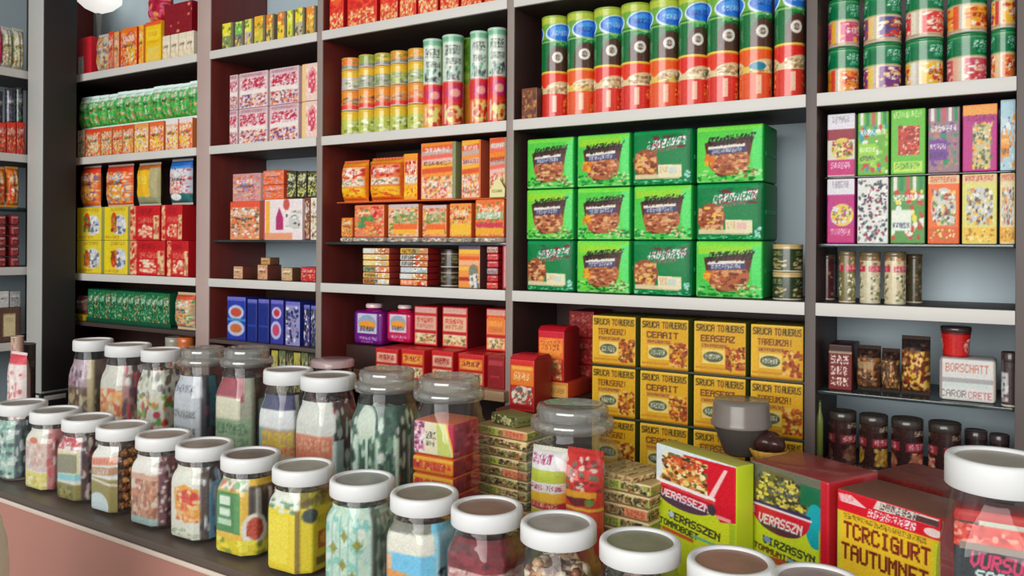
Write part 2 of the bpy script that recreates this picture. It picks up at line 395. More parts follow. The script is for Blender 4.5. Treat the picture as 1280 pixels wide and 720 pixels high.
def a_greentin(seed, w=46, h=52):
    sets = [[(226, 60, 60), (240, 226, 200)], [(244, 170, 40), (232, 90, 40)], [(244, 190, 60), (120, 40, 140), (214, 60, 50)], [(246, 150, 40), (230, 70, 40)], [(120, 50, 130), (246, 206, 90)], [(244, 190, 40), (240, 236, 220)], [(206, 70, 100), (236, 180, 150)], [(232, 120, 50), (244, 200, 140)], [(214, 80, 130), (250, 180, 60)], [(90, 70, 130), (246, 206, 120)]]
    c = sets[seed % 10]
    A = Art(w, h, (236, 214, 190), seed); A.rect(0, 0, 1, .42, (0, 116, 66)); A.rect(0, 0, 1, .05, (90, 150, 90)); A.rect(0, .05, 1, .12, (6, 130, 76))
    A.scrawl(.18, .11, .62, .15, 6, (206, 236, 216), -.05, .2); A.scrawl(.26, .26, .46, .10, 6, (160, 220, 190), -.03, .2)
    A.rect(0, .42, 1, .46, (200, 180, 130)); A.rect(.06, .48, .82, .94, c[0]); A.dots(.06, .5, .82, .92, c+[(250, 236, 210), (210, 60, 50)], 34, .06, .04)
    A.scrawl(.18, .62, .52, .13, 6, (150, 30, 40) if seed % 2 else (250, 240, 220)); A.rect(.82, .46, .93, .96, c[-1]); A.rect(.93, .46, 1, .96, (210, 200, 180)); A.rect(0, .95, 1, 1, (190, 160, 120))
    return A
CART = [  # bay 5 cartons: background, band colours
    ((216, 210, 196), [(150, 30, 50), (226, 190, 60), (190, 40, 110), (110, 150, 60)]), ((110, 176, 60), [(230, 226, 216), (206, 60, 60), (150, 210, 60), (40, 150, 170)]),
    ((104, 190, 60), [(206, 60, 50), (236, 190, 70), (170, 220, 80)]), ((150, 120, 130), [(20, 150, 90), (120, 60, 150), (180, 130, 110)]),
    ((190, 44, 130), [(240, 160, 60), (216, 200, 150), (230, 190, 60), (120, 130, 70)]), ((176, 210, 220), [(70, 110, 170), (240, 150, 40), (230, 240, 240)]),
    ((190, 40, 140), [(220, 214, 226), (226, 196, 70), (206, 40, 130), (120, 120, 60)]), ((222, 224, 216), [(150, 40, 70), (60, 80, 90), (120, 130, 120)]),
    ((90, 150, 70), [(236, 216, 80), (226, 236, 220), (200, 60, 50)]), ((236, 110, 50), [(190, 60, 50), (206, 206, 196), (240, 200, 90), (110, 150, 70)]),
    ((222, 216, 120), [(200, 204, 196), (236, 190, 60), (230, 130, 40), (120, 110, 80)]), ((232, 220, 170), [(240, 160, 40), (206, 214, 216), (210, 80, 60)])]
def a_carton5(i, w=38, h=66):
    bg, c = CART[i]; A = Art(w, h, bg, i+50)
    if i in (1, 3, 8):
        for k in range(5): A.rect(.1+.18*k, 0, .1+.18*k+.1, .22, [(230, 226, 216), (20, 140, 80), (206, 90, 90)][k % 3])
    if i == 0 or i == 6:
        A.rect(0, 0, 1, .25, (224, 220, 226)); A.rect(0, .25, 1, .42, c[0] if i == 0 else (190, 30, 120)); A.ell(.55, .56, .4, .17, (222, 200, 90)); A.dots(.2, .44, .9, .68, c+[(236, 226, 180)], 40, .06, .03); A.rect(0, .73, 1, .97, (196, 30, 110)); A.scrawl(.15, .77, .7, .1, 6, (240, 200, 220)); A.scrawl(.2, .05, .6, .1, 6, (150, 140, 150))
    elif i == 7:
        A.dots(.05, .05, .95, .95, [(150, 40, 70), (70, 80, 90), (120, 130, 120), (240, 240, 232), (40, 50, 60)], 110, .06, .03)
    elif i in (9, 10, 11):
        A.rect(0, 0, 1, .13, (230, 200, 150)); A.scrawl(.1, .03, .8, .08, 8, (196, 60, 50)); A.ell(.5, .46, .38, .27, (206, 208, 200)); A.dots(.16, .22, .86, .72, c+[(236, 236, 226), (90, 80, 70), (160, 160, 150)], 80, .06, .035)
        A.rect(.04, .76, .96, .96, [(222, 90, 40), (238, 190, 60), (244, 170, 40)][i-9]); A.dots(.1, .78, .9, .95, [(246, 226, 140), (170, 120, 40)], 24, .05, .02)
    elif i == 2:
        A.scrawl(.1, .04, .8, .1, 7, (206, 240, 150)); A.rect(.22, .26, .82, .70, (196, 60, 50)); A.dots(.22, .26, .82, .7, [(226, 120, 80), (150, 40, 40), (236, 200, 150)], 40, .06, .03); A.rect(.1, .80, .9, .96, (190, 226, 90)); A.scrawl(.15, .82, .7, .1, 7, (60, 140, 50))
    elif i == 4:
        A.rect(0, 0, 1, .17, (240, 160, 70)); A.scrawl(.12, .16, .8, .1, 7, (120, 20, 90)); A.rect(.3, .3, .8, .95, (196, 190, 150)); A.dots(.3, .28, .84, .95, c+[(90, 90, 70), (240, 226, 190)], 80, .05, .03)
    else:
        A.dots(.05, .22, .95, .95, c+[bg], 44, .09, .05); A.scrawl(.1, .28, .8, .09, 7, W); A.rect(.05, .5, .6, .8, c[-2]); A.scrawl(.08, .55, .5, .08, 5, (240, 240, 220)); A.scrawl(.08, .68, .5, .08, 5, (60, 60, 90))
    return A
def a_busy(seed, bg, cols, w=30, h=34, head=None, n=40, pic=None, txt=None):
    """a snack packet too far to read: heading, picture, lettering"""
    A = Art(w, h, bg, seed); A.dots(.03, .1, .97, .97, cols, int(n*2.4), .065, .035)
    if pic: A.ell(.5+.1*((seed % 3)-1), .64, .3, .22, pic); A.dots(.25, .46, .8, .84, cols+[(250, 244, 230)], 34, .05, .03)
    if head: A.rect(0, 0, 1, .16, head)
    A.scrawl(.14, .24, .7, .15, 6, txt or W, -.04, .1)
    A.scrawl(.2, .42, .56, .07, 7, K)
    A.rect(0, .95, 1, 1, bg)
    return A
def a_orangepack(seed, w=34, h=46):
    bg = [(240, 130, 30), (236, 110, 36), (242, 150, 50), (232, 120, 70)][seed % 4]
    A = Art(w, h, bg, seed); A.rect(0, 0, 1, .1, (246, 160, 40)); A.rect(.12, .16, .94, .66, (236, 150, 110) if seed % 2 else (244, 190, 150))
    A.dots(.12, .18, .94, .45, [(214, 60, 40), (250, 240, 226), (196, 40, 40), (240, 120, 60)], 26, .09, .05); A.scrawl(.2, .26, .66, .13, 6, W, -.05)
    A.rect(.12, .48, .94, .63, (240, 232, 216)); A.dots(.14, .48, .92, .63, [(110, 150, 90), (226, 120, 80), (244, 240, 232)], 34, .05, .02)
    A.rect(.05, .68, .95, .92, (246, 190, 30)); A.dots(.06, .7, .94, .92, [(250, 210, 60), (236, 140, 30), (226, 90, 40)], 20, .08, .03)
    return A
def a_longorange(seed, w=34, h=52):
    A = Art(w, h, (238, 150, 90), seed)
    cs = [(240, 140, 30), (246, 180, 50), (226, 90, 50), (200, 170, 160), (246, 150, 60), (240, 110, 90), (236, 190, 180)]
    y = 0.03; k = seed
    while y < .6: hh = .05+.05*A.r.random(); A.rect(.05, y, .95, y+hh, cs[k % 7], -.03); y += hh; k += 1+A.r.randrange(2)
    A.scrawl(.14, .1, .7, .08, 6, W); A.scrawl(.1, .34, .8, .07, 7, (120, 60, 50)); A.rect(.05, .6, .95, .97, (240, 200, 180)); A.dots(.06, .6, .94, .96, [(246, 230, 220), (120, 140, 100), (230, 130, 90), (246, 200, 90), (220, 90, 80)], 90, .055, .028)
    A.rect(.9, 0, 1, 1, (140, 150, 110) if seed % 2 else (230, 120, 60))
    return A
def a_wafer(seed, w=34, h=8):
    r = random.Random(seed); cs = [(206, 206, 196), (214, 60, 50), (236, 180, 60), (206, 130, 60), (150, 170, 120), (240, 120, 60), (176, 190, 196), (236, 200, 90), (200, 60, 100)]
    A = Art(w, h, cs[seed % 9], seed); A.rect(.45, 0, .98, 1, cs[(seed*5+3) % 9]); A.scrawl(.08, .2, .5, .6, 7, W if seed % 2 else K); A.dots(.5, .1, .95, .9, [cs[(seed*2+1) % 9], W], 9, .05, .2)
    A.rect(0, 0, 1, .1, (236, 210, 170))
    return A
def a_redbox(seed, w=30, h=40, red=(196, 26, 30)):
    A = Art(w, h, red, seed); A.rect(.08, .16, .92, .92, (240, 196, 140)); A.rect(.08, .16, .92, .52, (244, 132, 50) if seed % 2 else (236, 190, 160))
    A.ell(.5, .34, .38, .14, (250, 176, 80) if seed % 2 else (230, 150, 130)); A.scrawl(.16, .24, .68, .16, 4, (150, 30, 26), 0, .1); A.rect(.08, .5, .92, .58, (190, 30, 30))
    A.ell(.5, .74, .36, .14, (232, 222, 190)); A.dots(.12, .62, .88, .9, [(110, 90, 70), (246, 236, 210), (222, 120, 60), (120, 110, 60)], 50, .05, .03); A.rect(0, 0, 1, .12, (214, 36, 40))
    return A
def a_redpeanut(seed, w=40, h=40):
    A = Art(w, h, (226, 46, 30), seed); A.ell(.5, .26, .4, .2, (244, 90, 40)); A.scrawl(.16, .14, .68, .2, 6, (250, 210, 140), 0, .1); A.dots(.06, .62, .94, .95, [(240, 160, 90), (246, 200, 140), (220, 110, 60), (200, 60, 40), (250, 220, 170)], 80, .055, .035)
    A.dots(.05, .45, .95, .6, [(206, 30, 26), (240, 80, 50)], 14, .1, .04)
    return A
def a_pink(seed, w=38, h=44):
    A = Art(w, h, (226, 196, 200), seed); A.rect(.04, .03, .96, .14, (206, 170, 176)); A.scrawl(.12, .06, .7, .07, 8, (170, 110, 130))
    A.dots(.06, .18, .94, .5, [(206, 40, 70), (240, 226, 224), (170, 40, 70), (236, 180, 190), (246, 236, 236)], 60, .06, .03); A.scrawl(.1, .22, .8, .2, 4, (190, 30, 60), -.06, .2)
    A.rect(.04, .5, .96, .62, (240, 230, 222)); A.dots(.05, .62, .95, .96, [(90, 80, 150), (236, 140, 60), (200, 50, 60), (246, 220, 200), (130, 60, 80), (246, 236, 230)], 90, .05, .03)
    return A
def a_yellowfood(seed, w=36, h=42):
    A = Art(w, h, (238, 214, 50), seed); A.rect(0, 0, .22, 1, (244, 222, 30)); A.ell(.66, .54, .28, .3, (222, 224, 226)); A.dots(.42, .3, .9, .8, [(200, 204, 214), (246, 246, 246), (110, 120, 140)], 20, .08, .07)
    A.ell(.42, .42 if seed % 2 else .55, .12, .24, (214, 76, 36)); A.dots(.3, .3, .55, .75, [(230, 120, 50), (150, 60, 30), (90, 140, 60)], 12, .06, .08); A.scrawl(.3, .05, .6, .1, 6, (196, 150, 30)); A.scrawl(.06, .86, .6, .08, 6, (200, 120, 30))
    return A
def a_redcream(seed, w=48, h=36):
    A = Art(w, h, (206, 30, 36), seed); A.rect(0, 0, .2, 1, (232, 150, 110)); A.dots(0, .05, .2, .95, [(206, 40, 40), (244, 210, 160)], 16, .06, .06); A.scrawl(.26, .1, .5, .16, 6, (150, 14, 26)); A.scrawl(.3, .34, .52, .16, 7, (240, 140, 110))
    A.dots(.3, .55, .75, .9, [(246, 200, 170), (236, 120, 90), (246, 226, 190)], 20, .08, .05); A.rect(.8, .3, .97, .95, (240, 200, 150)); A.dots(.8, .3, .97, .95, [(206, 60, 50), (190, 130, 90)], 8, .05, .07)
    return A
def a_speck(seed, cols, w=24, h=24, n=60, sx=.09, sy=.07):
    return Art(w, h, cols[0], seed).dots(0, 0, 1, 1, cols, n, sx, sy)
def extend(A, c, f=1.6):
    n = int(A.h*f)-A.h
    A.a = np.concatenate([A.a, np.tile(np.array(c, float), (n*S3, A.a.shape[1], 1))]); A.h += n; return A
# ------------------------------------------------------------------ the setting
ZU, ZM, ZL = 2.078, 1.816, 1.452        # tops of the three continuous shelves
LT = .022                               # shelf thickness
XD = [-2.792, -1.929, -1.487, -.9275, -.309, .012]   # bay limits (divider centres)
XD_W = [.02, .054, .017, .016, .017, .03]
DEP = .20
ZB = 1.0                                # bottom boards of the two right-hand bays
ZC = 1.05                               # counter top
struct('floor', box(-2.82, 1.6, -3.2, .25, -.05, 0), 'floorm')
struct('ceiling', box(-2.82, 1.6, -3.0, .25, 2.95, 3.0), 'ceil')
struct('wall_back', box(-2.82, 1.6, .222, .27, 0, 2.95), 'wallm')
struct('wall_left', box(-2.87, -2.82, -3.2, .27, 0, 2.95), 'wallm')
# square post standing on the counter in the corner
PX0, PX1, PY0, PY1 = -2.582, -2.500, -.131, -.028
post = ob('corner_post', None, None, (PX1, PY0, ZC))
tag(post, 'tall square post with pale grey front and charcoal side standing at the counter corner', 'post')
def rel(m, o): 
    for i in range(len(m.v)): m.v[i] = m.v[i]-np.array(o)
    return m
ob('post_shaft', rel(box(PX0, PX1, PY0, PY1, ZC, 2.945, .003), post.location).mesh('post_shaft', MAT['postg']), post)
ob('side_panel', rel(box(PX1, PX1+.004, PY0+.002, PY1, ZC+.05, 2.94, .001), post.location).mesh('side_panel', MAT['postd']), post)
ob('base_collar', rel(box(PX0-.004, PX1+.008, PY0-.005, PY1+.002, ZC, ZC+.044, .003), post.location).mesh('base_collar', MAT['postd']), post)['label'] = 'dark collar at the post foot'
ob('collar_plate', rel(box(PX0-.002, PX1+.002, PY0-.008, PY0-.0045, ZC+.018, ZC+.040, .001), post.location).mesh('collar_plate', MAT['lip']), post)
ob('collar_sticker', rel(box(PX1+.0075, PX1+.009, PY0+.006, PY0+.072, ZC+.022, ZC+.036, .0005), post.location).mesh('collar_sticker', MAT['lip']), post)

# ------------------------------------------------------------------ shelving along the back wall
su = tag(ob('shelving_unit', None, None, (-1.29, 0, 0)), 'tall brown shelving unit with pale shelf edges across the back wall', 'shelves')
so = su.location
for i, (x, w) in enumerate(zip(XD, XD_W)):
    d = ob('divider', rel(box(x-w/2, x+w/2, .003, DEP, 0, 2.72, .001), so).mesh('divider', MAT['mahog' if i < 3 else 'backdark']), su)
    ob('front_edge', rel(box(x-w/2-.0005, x+w/2+.0005, -.001, .003, 0, 2.72, .0005), so).mesh('front_edge', MAT[('edge_brown', 'edge_brown', 'edge_mid', 'edge_mid', 'edge_dark', 'edge_dark')[i]]), d)
BACKS = [('back', 'backdark', 'backdark', 'backdark'), ('back', 'backdark', 'back', 'backdark'), ('backdark',)*4, ('backdark', 'backdark', 'back', 'backdark'), ('back', 'backdark', 'back', 'back')]  # backdark rows put the shade under the shelves into the back's colour
for b in range(5):
    x0, x1 = XD[b]+XD_W[b]/2+.0006, XD[b+1]-XD_W[b+1]/2-.0006
    for (za_, zb_), mt in zip(((ZU, 2.72), (ZM, ZU), (ZL, ZM), (0, ZL)), BACKS[b]):
        ob('back_panel', rel(box(x0, x1, DEP, DEP+.012, za_, zb_), so).mesh('back_panel', MAT[mt]), su)
    for z in (ZU, ZM, ZL):
        s = ob('shelf_board', rel(box(x0, x1, .004, DEP, z-LT+.002, z), so).mesh('shelf_board', MAT['board']), su)
        ob('pale_edge', rel(box(x0, x1, -.004, .004, z-LT, z+.0005, .001), so).mesh('pale_edge', MAT['lip']), s)
def glass_shelf(b, z, x0=None, x1=None, y0=.012, mat='shelfglass', nm='glass_shelf', y1=DEP-.001, t=.006):
    x0 = x0 if x0 is not None else XD[b]+XD_W[b]/2+.001; x1 = x1 if x1 is not None else XD[b+1]-XD_W[b+1]/2-.001
    return ob(nm, rel(box(x0, x1, y0, y1, z-t, z, .001), so).mesh(nm, MAT[mat]), su)
ZG2 = Z_(345, 300, .012)        # thin shelf in the second bay
ZG3 = Z_(520, 303, .012)
ZG5 = Z_(1145, 305, .012)
ZG5b = Z_(1145, 499, .012)
ZB2 = Z_(350, 432, .0)
ZB1 = Z_(165, 408, .0)
ZP3 = Z_(620, 489, -.02)        # wooden plank low in the third bay
ZB1b = 1.10; ZJ5 = Z_(1120, 594, .03)
glass_shelf(1, ZG2); glass_shelf(2, ZG3); glass_shelf(4, ZG5); glass_shelf(4, ZG5b)
glass_shelf(1, ZB2, y0=0, mat='edge_dark', nm='lower_board', t=.01)
glass_shelf(0, ZB1, y0=0, mat='board', nm='lower_board', t=.012)
glass_shelf(0, ZB1b, y0=0, mat='board', nm='lower_board', t=.012); glass_shelf(1, ZB1b, y0=0, mat='board', nm='lower_board', t=.012)
glass_shelf(3, ZB, y0=0, mat='board', nm='lower_board', t=.012)
glass_shelf(4, ZJ5, y0=0, mat='board', nm='lower_board', t=.012)
pk = ob('wooden_plank', rel(box(XD[2]+.012, XD[3]+.0, -.02, DEP-.001, ZP3-.022, ZP3, .002), so).mesh('wooden_plank', MAT['wood']), su)

# shelving on the left wall (front edges on X = -2.59, facing right)
XW = -2.592
sl = tag(ob('shelving_unit', None, None, (XW, -.4, 0)), 'side shelving unit on the left wall behind the grey post', 'shelves')
so2 = sl.location
ZW = [onX(16, y, XW)[2] for y in (86, 192, 334, 428)]
for y in (-.8, -.012): ob('divider', rel(box(-2.80, XW-.003, y-.008, y+.008, 0, 2.72), so2).mesh('divider', MAT['backdark']), sl)
ob('back_panel', rel(box(-2.812, -2.80, -.8, -.004, 0, 2.72), so2).mesh('back_panel', MAT['back']), sl)
for z in ZW:
    s = ob('shelf_board', rel(box(-2.80, XW-.004, -.791, -.021, z-.022, z), so2).mesh('shelf_board', MAT['board']), sl)
    ob('pale_edge', rel(box(XW-.004, XW+.002, -.791, -.021, z-.024, z+.0005, .001), so2).mesh('pale_edge', MAT['lip']), s)

# ------------------------------------------------------------------ counter
ct = tag(ob('shop_counter', None, None, (-1.2, -.640, 0), -.027), 'long shop counter with dark brown top and terracotta pink front', 'counter')
co = (0, 0, 0)
CX0, CX1, CYB = -1.37, 1.95, .585
ob('worktop', box(CX0, CX1, 0, CYB, ZC-.02, ZC, .002).mesh('worktop', MAT['counter']), ct)
ob('edge_trim', box(CX0, CX1, -.004, -.0002, ZC-.0215, ZC-.013, .0015).mesh('edge_trim', MAT['trim']), ct)
ob('front_panel', box(CX0, CX1, .004, .03, .08, ZC-.0205, .001).mesh('front_panel', MAT['terracotta']), ct)
ob('plinth', box(CX0, CX1, .03, .40, 0, ZC-.0205).mesh('plinth', MAT['board']), ct)

# ------------------------------------------------------------------ goods on the shelves
def lay(x0, x1, yt, z0, Y, trim=.97):
    """position, width and height of a pack standing on height z0 whose front face at depth Y spans x0..x1 with its top at yt"""
    cx, w = span(x0, x1, Y); h = Z_((x0+x1)/2, yt, Y)-z0
    return cx, w*trim, h
def say(n, what, where): return f'{ORD[n]} {what} {where}'

# ---- left-wall shelves (seen left of the post)
def layX(y0, y1, yt, z0): # pixel columns on the plane X = XW
    a, b = onX(y0, 300, XW-.01)[1], onX(y1, 300, XW-.01)[1]; return (a+b)/2, abs(b-a)*.96, onX((y0+y1)/2, yt, XW-.01)[2]-z0
def put_left(name, label, cat, group, x0, x1, yt, z0, build, back=.01):
    c, w, h = layX(x0, x1, yt, z0)
    put(name, label, cat, group, None, lambda: build(w, h), (XW-back, c, z0+.0008), math.pi/2)
    return z0+h+.0009
put_left('snack_packet', 'bright pink packet at the outer end of the top left-wall shelf', 'packet', None, -11, 3, 32, ZW[0], lambda w, h: pouch(w, h, .03, a_busy(1, (226, 30, 90), [(240, 90, 130), (200, 20, 70)], 18, 40), (226, 30, 90)))
for k, (a, b) in enumerate(((3.5, 16), (17, 31))):
    put_left('snack_packet', ['cream striped tall packet beside the bright pink one', 'cream tall packet on the top left-wall shelf touching the post'][k], 'packet', None, a, b, 33+2*k, ZW[0],
             lambda w, h: pouch(w, h, .03, a_busy(20+k, (206, 204, 170), [(170, 180, 80), (226, 222, 210), (196, 120, 90), (120, 120, 90)], 18, 40, head=(190, 190, 176)), (200, 200, 180)))
zr = None
for k, (a, b) in enumerate(((-14, 8), (8.5, 20), (20.5, 31))):
    z1 = put_left('gift_box', ['red box on the second left-wall shelf farthest from the post', 'red and grey box on the second left-wall shelf between two boxes', 'narrow red box with white edge beside the post'][k], 'box', None, a, b, 153, ZW[1],
             lambda w, h: carton(w, h, .08, a_busy(30+k, (214, 60, 40), [(240, 120, 60), (90, 80, 90), (226, 40, 40), (250, 200, 150)], 22, 26, head=(236, 60, 40)), col=(200, 50, 40)))
    zr = z1 if zr is None else zr
    c, w, h = layX(a, b, 113, zr)
    put('spice_jar', ['dark jar standing on the outermost red box of the left wall', 'dark jar between two dark jars on the red left-wall boxes', 'dark jar with green mark on the red boxes by the post'][k], 'jar', None, None,
        lambda: tin(w/2.1, h, a_busy(40+k, (58, 56, 62), [(110, 110, 140), (40, 40, 44), (130, 140, 150), (60, 170, 90) if k == 2 else (90, 90, 130)], 22, 26, n=30), (60, 60, 64), (50, 50, 54), .012), (XW-.012-w/2, c, z1+.0003))
ZWg = onX(16, 259, XW)[2]
ob('glass_shelf', rel(box(-2.80, XW-.012, -.791, -.021, ZWg-.006, ZWg, .001), so2).mesh('glass_shelf', MAT['shelfglass']), sl)
for k, (a, b) in enumerate(((-9, 12), (12.6, 29))):
    put_left('snack_packet', ['orange and yellow packet on the left-wall glass shelf away from the post', 'orange and red packet on the left-wall glass shelf next to the post'][k], 'packet', None, a, b, 208, ZWg,
             lambda w, h: pouch(w, h, .04, a_busy(50+k, (240, 130, 50), [(240, 190, 60), (220, 60, 60), (240, 220, 200), (120, 150, 70)], 24, 34, pic=(226, 70, 50)), (236, 160, 50)), .02)
for k, (a, b) in enumerate(((-6, 11.5), (14, 28))):
    z0 = ZW[2]
    for j in range(5):
        c, w, h = layX(a, b, 268, ZW[2]); h /= 5
        put('biscuit_packet', f'{ORD[j]} dark red packet up the {["outer", "inner"][k]} left-wall stack', 'packet', 'dark red packets stacked on the left wall', ('lwp', k, j % 3),
            lambda: flatpack(w, h*.97, .07, a_busy(60+k*5+j, (150, 40, 44), [(214, 110, 90), (90, 40, 44), (200, 160, 150), (120, 110, 110)], 24, 12, n=20), (140, 40, 44), ends=False), (XW-.015, c, z0+.0002), math.pi/2)
        z0 += h
ZBX = onX(14, 420, XW)[2]
for k, (a, b) in enumerate(((0, 14), (15, 29))):
    pass
z1 = put_left('cardboard_box', 'brown cardboard box with cream label low on the left wall', 'box', None, -8, 28, 385, ZW[3], lambda w, h: carton(w, h, .10, Art(26, 26, (98, 70, 58), 3).rect(.36, .2, .78, .82, (226, 206, 160)).scrawl(.42, .3, .3, .12, 5, (190, 160, 120)), col=(92, 66, 56)))
for k, (a, b) in enumerate(((0, 13.5), (14.5, 28))):
    c, w, h = layX(a, b, 364, z1)
    put('soap_box', ['white and grey carton on the cream-labelled brown box', 'grey carton beside the post on the cream-labelled brown box'][k], 'box', None, None,
        lambda: carton(w, h, .06, a_busy(70+k, (206, 206, 204) if k == 0 else (150, 150, 150), [(176, 176, 176), (226, 226, 222)], 18, 22, n=20), col=(170, 170, 168)), (XW-.014, c, z1+.0003), math.pi/2)

# ---- bay 1, top shelf
B1 = 'bay beside the post'
Y = .012
def std(name, label, cat, group, x0, x1, yt, z0, build, Y=.012, rz=0., trim=.96, key=None):
    cx, w, h = lay(x0, x1, yt, z0, Y, trim)
    put(name, label, cat, group, key, lambda: build(w, h), (cx, Y, z0+.0003), rz)
    return z0+h
std('tea_box', 'plain red box beside the post on the top shelf', 'box', None, 96, 113, 47, ZU, lambda w, h: carton(w, h, .05, Art(20, 36, (206, 30, 44), 1).rect(0, .5, .45, .95, (196, 206, 190)).rect(.6, .1, .64, .9, (170, 20, 34)), col=(196, 24, 40)))
std('snack_packet', 'grey and cream speckled packet next to the plain red box', 'packet', None, 116, 133, 42, ZU, lambda w, h: pouch(w, h, .03, a_speck(5, [(190, 180, 160), (226, 206, 180), (130, 110, 110), (240, 150, 70), (214, 160, 60)], 20, 40, 70), (190, 180, 170)))
for k, (a, b) in enumerate(((134, 140.5), (141, 147.5))):
    std('wafer_box', ['slim red and orange box beside the speckled grey packet', 'slim orange and grey-blue box beside the round-picture orange box'][k], 'box', None, a, b, 40, ZU, lambda w, h: carton(w, h, .06, a_busy(80+k, [(226, 70, 40), (240, 170, 90)][k], [(240, 130, 60), (130, 130, 170), (246, 210, 160)], 10, 34), col=(224, 80, 40)))
std('snack_box', 'bright orange box with a round picture on the top shelf', 'box', None, 149, 170, 35, ZU, lambda w, h: carton(w, h, .06, a_busy(83, (244, 120, 30), [(246, 160, 50), (206, 60, 50), (170, 170, 220), (250, 200, 150)], 26, 40, pic=(240, 190, 50)), col=(214, 60, 30)))
std('wafer_box', 'slim yellow and red box beside the tall yellow box', 'box', None, 172, 178, 31, ZU, lambda w, h: carton(w, h, .06, a_busy(84, (246, 180, 50), [(240, 90, 50), (250, 210, 90)], 10, 38), col=(236, 140, 40)))
zt = std('cereal_box', 'tall yellow box under the crimson bag on the top shelf', 'box', None, 180, 200, 27, ZU, lambda w, h: carton(w, h, .06, Art(24, 44, (246, 200, 20), 4).rect(0, 0, 1, .10, (240, 90, 40)).rect(.12, .2, .9, .44, (250, 214, 40)).rect(.12, .46, .9, .52, (240, 180, 20)).scrawl(.2, .26, .6, .1, 5, (236, 160, 30)).rect(.14, .6, .86, .94, (240, 206, 90)), col=(240, 190, 20)))
std('snack_bag', 'crimson and pink bag standing on the tall yellow box', 'bag', None, 178, 203, -12, zt, lambda w, h: pouch(w, h, .05, a_speck(6, [(180, 24, 56), (226, 90, 130), (200, 30, 60), (150, 20, 50), (240, 150, 90)], 24, 36, 30, .14, .12), (190, 40, 70)))
zc = None
for k, (a, b) in enumerate(((201.5, 211), (212, 221), (222, 231), (232, 240))):
    z = std('soup_packet', f'{ORD[k]} small cream packet from the tall yellow box', 'packet', 'small cream packets under the dark red carton', a, b, 45-k, ZU, lambda w, h: carton(w, h, .07, a_busy(90, (236, 222, 196), [(226, 196, 90), (200, 170, 140), (246, 240, 226)], 14, 22, n=18), col=(226, 214, 190)), key='creampk')
    zc = z if zc is None else min(zc, z)
    if k == 0: H0 = z
std('gift_carton', 'dark red carton lying on the small cream packets', 'box', None, 203, 239, 4, H0+.0006, lambda w, h: carton(w, h, .07, a_speck(8, [(140, 16, 30), (150, 20, 34), (226, 150, 120), (120, 14, 26)], 40, 30, 12, .05, .05), a_speck(9, [(150, 16, 30), (140, 14, 28)], 10, 10, 5), col=(140, 16, 30)))
# lamp with a white shade, behind the packets
lx, ly = X_(122, .12), .12
def lamp():
    st = M().lathe([(0, 0), (.03, 0), (.03, .006), (.009, .010), (.009, .235), (0, .235)], 20)
    sh = M().lathe([(0, .236), (.012, .237), (.045, .252), (.07, .275), (.072, .30), (.05, .33), (0, .34)], 48)
    return [('stem', st, 'steel'), ('lamp_shade', sh, 'shade')]
put('table_lamp', 'white shaded lamp on a grey stem behind the top shelf packets', 'lamp', None, None, lamp, (lx, ly, ZU+.0006))
# ---- bay 1, second shelf: orange soup packets with green and white sachets on top
lo = [(96, 105, 165), (106, 125, 163), (125.5, 139, 162), (140, 152, 159), (152.5, 166, 157), (167, 185, 153), (186, 204, 150), (206, 222, 147), (222.5, 240, 143)]
hs = sum(lay(a, b, t, ZM, .012)[2] for a, b, t in lo)/len(lo)
desc = ['narrow cream sided', 'orange and green spotted', 'orange cream-bottomed', 'orange purple-lettered', 'orange and lilac', 'lemon bottomed', 'orange and amber', 'white topped lemon', 'white topped red and yellow']
for k, (a, b, t) in enumerate(lo):
    cx, w, _ = lay(a, b, t, ZM, .012)
    put('soup_packet', say(k, desc[k]+' packet from the post', 'on the second shelf'), 'packet', 'orange packets under the green sachets', None,
        lambda: carton(w, hs, .08, a_busy(100+k, [(206, 196, 160), (238, 110, 50), (240, 140, 60), (240, 110, 50), (244, 140, 60), (240, 190, 100), (242, 130, 60), (240, 180, 120), (244, 130, 70)][k], [(240, 200, 110), (226, 70, 50), (200, 190, 220), (246, 230, 190), (90, 140, 80)] if k < 5 else [(250, 206, 60), (214, 200, 220), (220, 60, 60), (246, 236, 220)], 26, 34, head=[(200, 190, 160), (230, 70, 40), (236, 90, 50), (236, 90, 40), (230, 80, 40), (240, 160, 90), (236, 110, 60), (240, 230, 230), (240, 220, 220)][k], pic=[(180, 170, 120), (240, 206, 150), (236, 190, 130), (246, 160, 50), (246, 180, 60), (240, 214, 80), (250, 190, 30), (246, 220, 90), (244, 190, 60)][k]), col=(226, 96, 44), sidecol=(214, 120, 70)), (cx, .012, ZM+.0003))
for k in range(13):
    x0 = 95+k*11.35; yt = 121-k*1.36
    cx, w, h = lay(x0, x0+11.1, yt, ZM+hs, .016)
    put('green_sachet', f'{ORD[k]} green sachet with white top from the post', 'sachet', 'green and white sachets on the orange packets', ('gsa', k % 4),
        lambda: pouch(w, h, .03, a_busy(120+k % 4, (60, 176, 70), [(30, 140, 60), (240, 236, 220), (236, 120, 80), (110, 200, 80), (20, 110, 50)], 14, 26, head=(220, 240, 230), n=34), (70, 180, 80), sealcol=(216, 240, 230), seal=.008), (cx, .018, ZM+hs+.0006))
